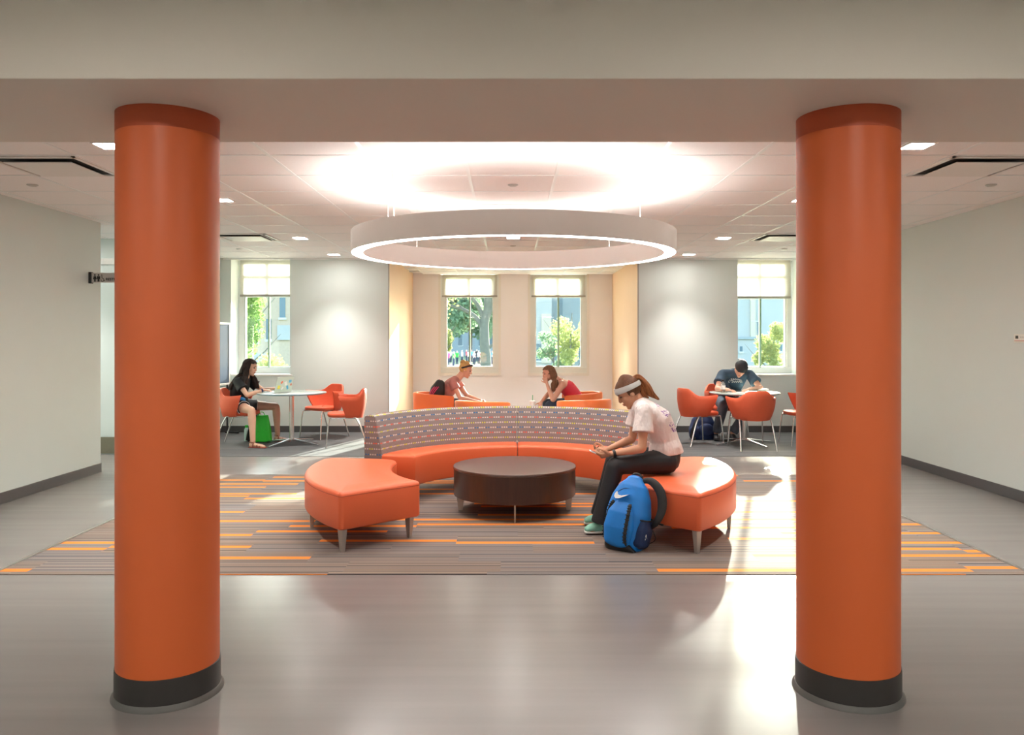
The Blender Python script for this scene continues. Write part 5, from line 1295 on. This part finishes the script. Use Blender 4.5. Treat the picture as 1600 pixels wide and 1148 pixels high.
building(-18.6, -11.5, 50, 62, 11, 'brick_tan', 'tan brick building behind the trees in the far-left window',
         [((437-CX)*k, (446-CX)*k, 1.5-(496-CY)*k, 1.5-(455-CY)*k), ((392-CX)*k, (404-CX)*k, 1.5-(534-CY)*k, 1.5-(500-CY)*k), ((416-CX)*k, (424-CX)*k, 1.5-(530-CY)*k, 1.5-(498-CY)*k)],
         [((434-CX)*k, (455-CX)*k, 1.5-(531-CY)*k, 1.5-(508-CY)*k, 'stone_grey', 'entry_panel'), ((395-CX)*k, (418-CX)*k, 1.5-(566-CY)*k, 1.5-(552-CY)*k, 'stone_grey', 'low_panel')])
k = 60/F
building((826-CX)*k, (862-CX)*k, 60, 68, 8.6, 'stone_grey', 'grey building with a cream wing in the right alcove window',
         [((833-CX)*k, (846-CX)*k, 1.5-(563-CY)*k, 1.5-(537-CY)*k)],
         [((846-CX)*k, (861-CX)*k, 1.5-(567-CY)*k, 1.5-(490-CY)*k, 'ext_cream', 'cream_wall')])
k = 66/F
building((862-CX)*k, (925-CX)*k, 66, 74, 9.5, 'stone_blue', 'blue-grey building behind the young tree in the right alcove window',
         [((872-CX)*k, (879-CX)*k, 1.5-(500-CY)*k, 1.5-(462-CY)*k), ((905-CX)*k, (912-CX)*k, 1.5-(560-CY)*k, 1.5-(520-CY)*k)])
k = 55/F
building((1120-CX)*k, (1275-CX)*k, 55, 62, 8.2, 'stone_grey', 'grey stone building behind the yellow tree in the far-right window',
         [((1156-CX)*k, (1160-CX)*k, 1.5-(549-CY)*k, 1.5-(541-CY)*k), ((1213-CX)*k, (1222-CX)*k, 1.5-(548-CY)*k, 1.5-(538-CY)*k)],
         [((1172-CX)*k, (1180-CX)*k, 1.5-(526-CY)*k, 1.5-(462-CY)*k, 'ext_cream', 'stone_pier'), ((1120-CX)*k, (1275-CX)*k, 1.5-(530-CY)*k, 1.5-(526-CY)*k, 'stone_blue', 'string_course')])
t = thing('lamp_post', ((1184-CX)/F*48, 48, GZ), 'slim grey lamp post seen in the far-right window', 'street lamp'); O = V(((1184-CX)/F*48, 48, GZ))
m = MB(O); m.tube([O, O+V((0, 0, 4.1))], .045, 8); m.build('pole', 'ext_window', t)
m = MB(O); m.box(O+V((-.1, 0, 4.12)), (.5, .16, .07)); m.build('lamp_head', 'concrete', t)
k = 150/F
building(-34, 14, 150, 160, 13.5, 'stone_blue', 'long blue-grey backdrop block added far behind the crowd and trees in the left alcove window',  # backdrop added to tone down the overbright sky behind the crowd
         [((700+16*i-CX)*k, (706+16*i-CX)*k, 1.5-(540-CY)*k, 1.5-(520-CY)*k) for i in range(6)])
# distant crowd
def walker():
    b = MB(); 
    Jc = dict(shL=(-.17, 0, 1.40), shR=(.17, 0, 1.40), elL=(-.22, .02, 1.12), elR=(.22, .03, 1.12), wrL=(-.22, -.08, .9), wrR=(.22, -.06, .9), hipL=(-.08, 0, .92), hipR=(.08, 0, .92), knL=(-.09, -.05, .50), knR=(.09, .04, .50),
              anL=(-.09, .03, .09), anR=(.09, .10, .09), toeL=(-.09, -.12, .01), toeR=(.09, -.05, .01), waist=(0, 0, 1.08), chest=(0, 0, 1.25), neck=(0, 0, 1.48), head=(0, -.01, 1.60), f=(0, -1, 0), u=(0, 0, 1))
    torso(b, Jc, 1); arms(b, Jc); legs(b, Jc); neckhead(b, Jc)
    bo = b.remesh('body', 'skin_fair', None, .02, 2); c = MB(); shirt(c, Jc, 1, .02); so_ = c.remesh('shirt', 'tee_mauve', None, .022, 2); c = MB(); pants(c, Jc, 1, .02); po = c.remesh('trousers', 'jeans_dark', None, .022, 2)
    return bo, so_, po
bo, so_, po = walker()
for o in (bo, so_, po):
    for s_ in o.material_slots: pass
cols = {'green': 'bag_green', 'white': 'sticker_white', 'blue': 'sticker_blue', 'pink': 'pack_pink', 'red': 'tank_red', 'black': 'tee_black'}
crowd = [(700, 92, 'pink'), (709, 90, 'green'), (714, 96, 'green'), (722, 100, 'white'), (733, 98, 'white'), (741, 94, 'white'), (737, 105, 'blue'), (748, 97, 'white'), (752, 93, 'red'), (756, 99, 'blue'), (729, 104, 'red'), (745, 107, 'black'), (769, 96, 'blue'), (773, 92, 'pink'), (771, 103, 'white'), (704, 104, 'white')]
firstw = True
for i, (px, D_, cn) in enumerate(crowd):
    r = thing('person', ((px-CX)/F*D_, D_, GZ+.0), 'distant person in a %s top on the lawn seen through the left alcove window' % cn, 'person', 'distant people in %s tops' % cn, rz=i*1.7)
    for o in (bo, so_, po):
        q = o if firstw else o.copy()
        if not firstw: COL.objects.link(q)
        q.parent = r
        if o is so_:
            q.material_slots[0].link = 'OBJECT'; q.material_slots[0].material = MATS[cols[cn]]
    firstw = False
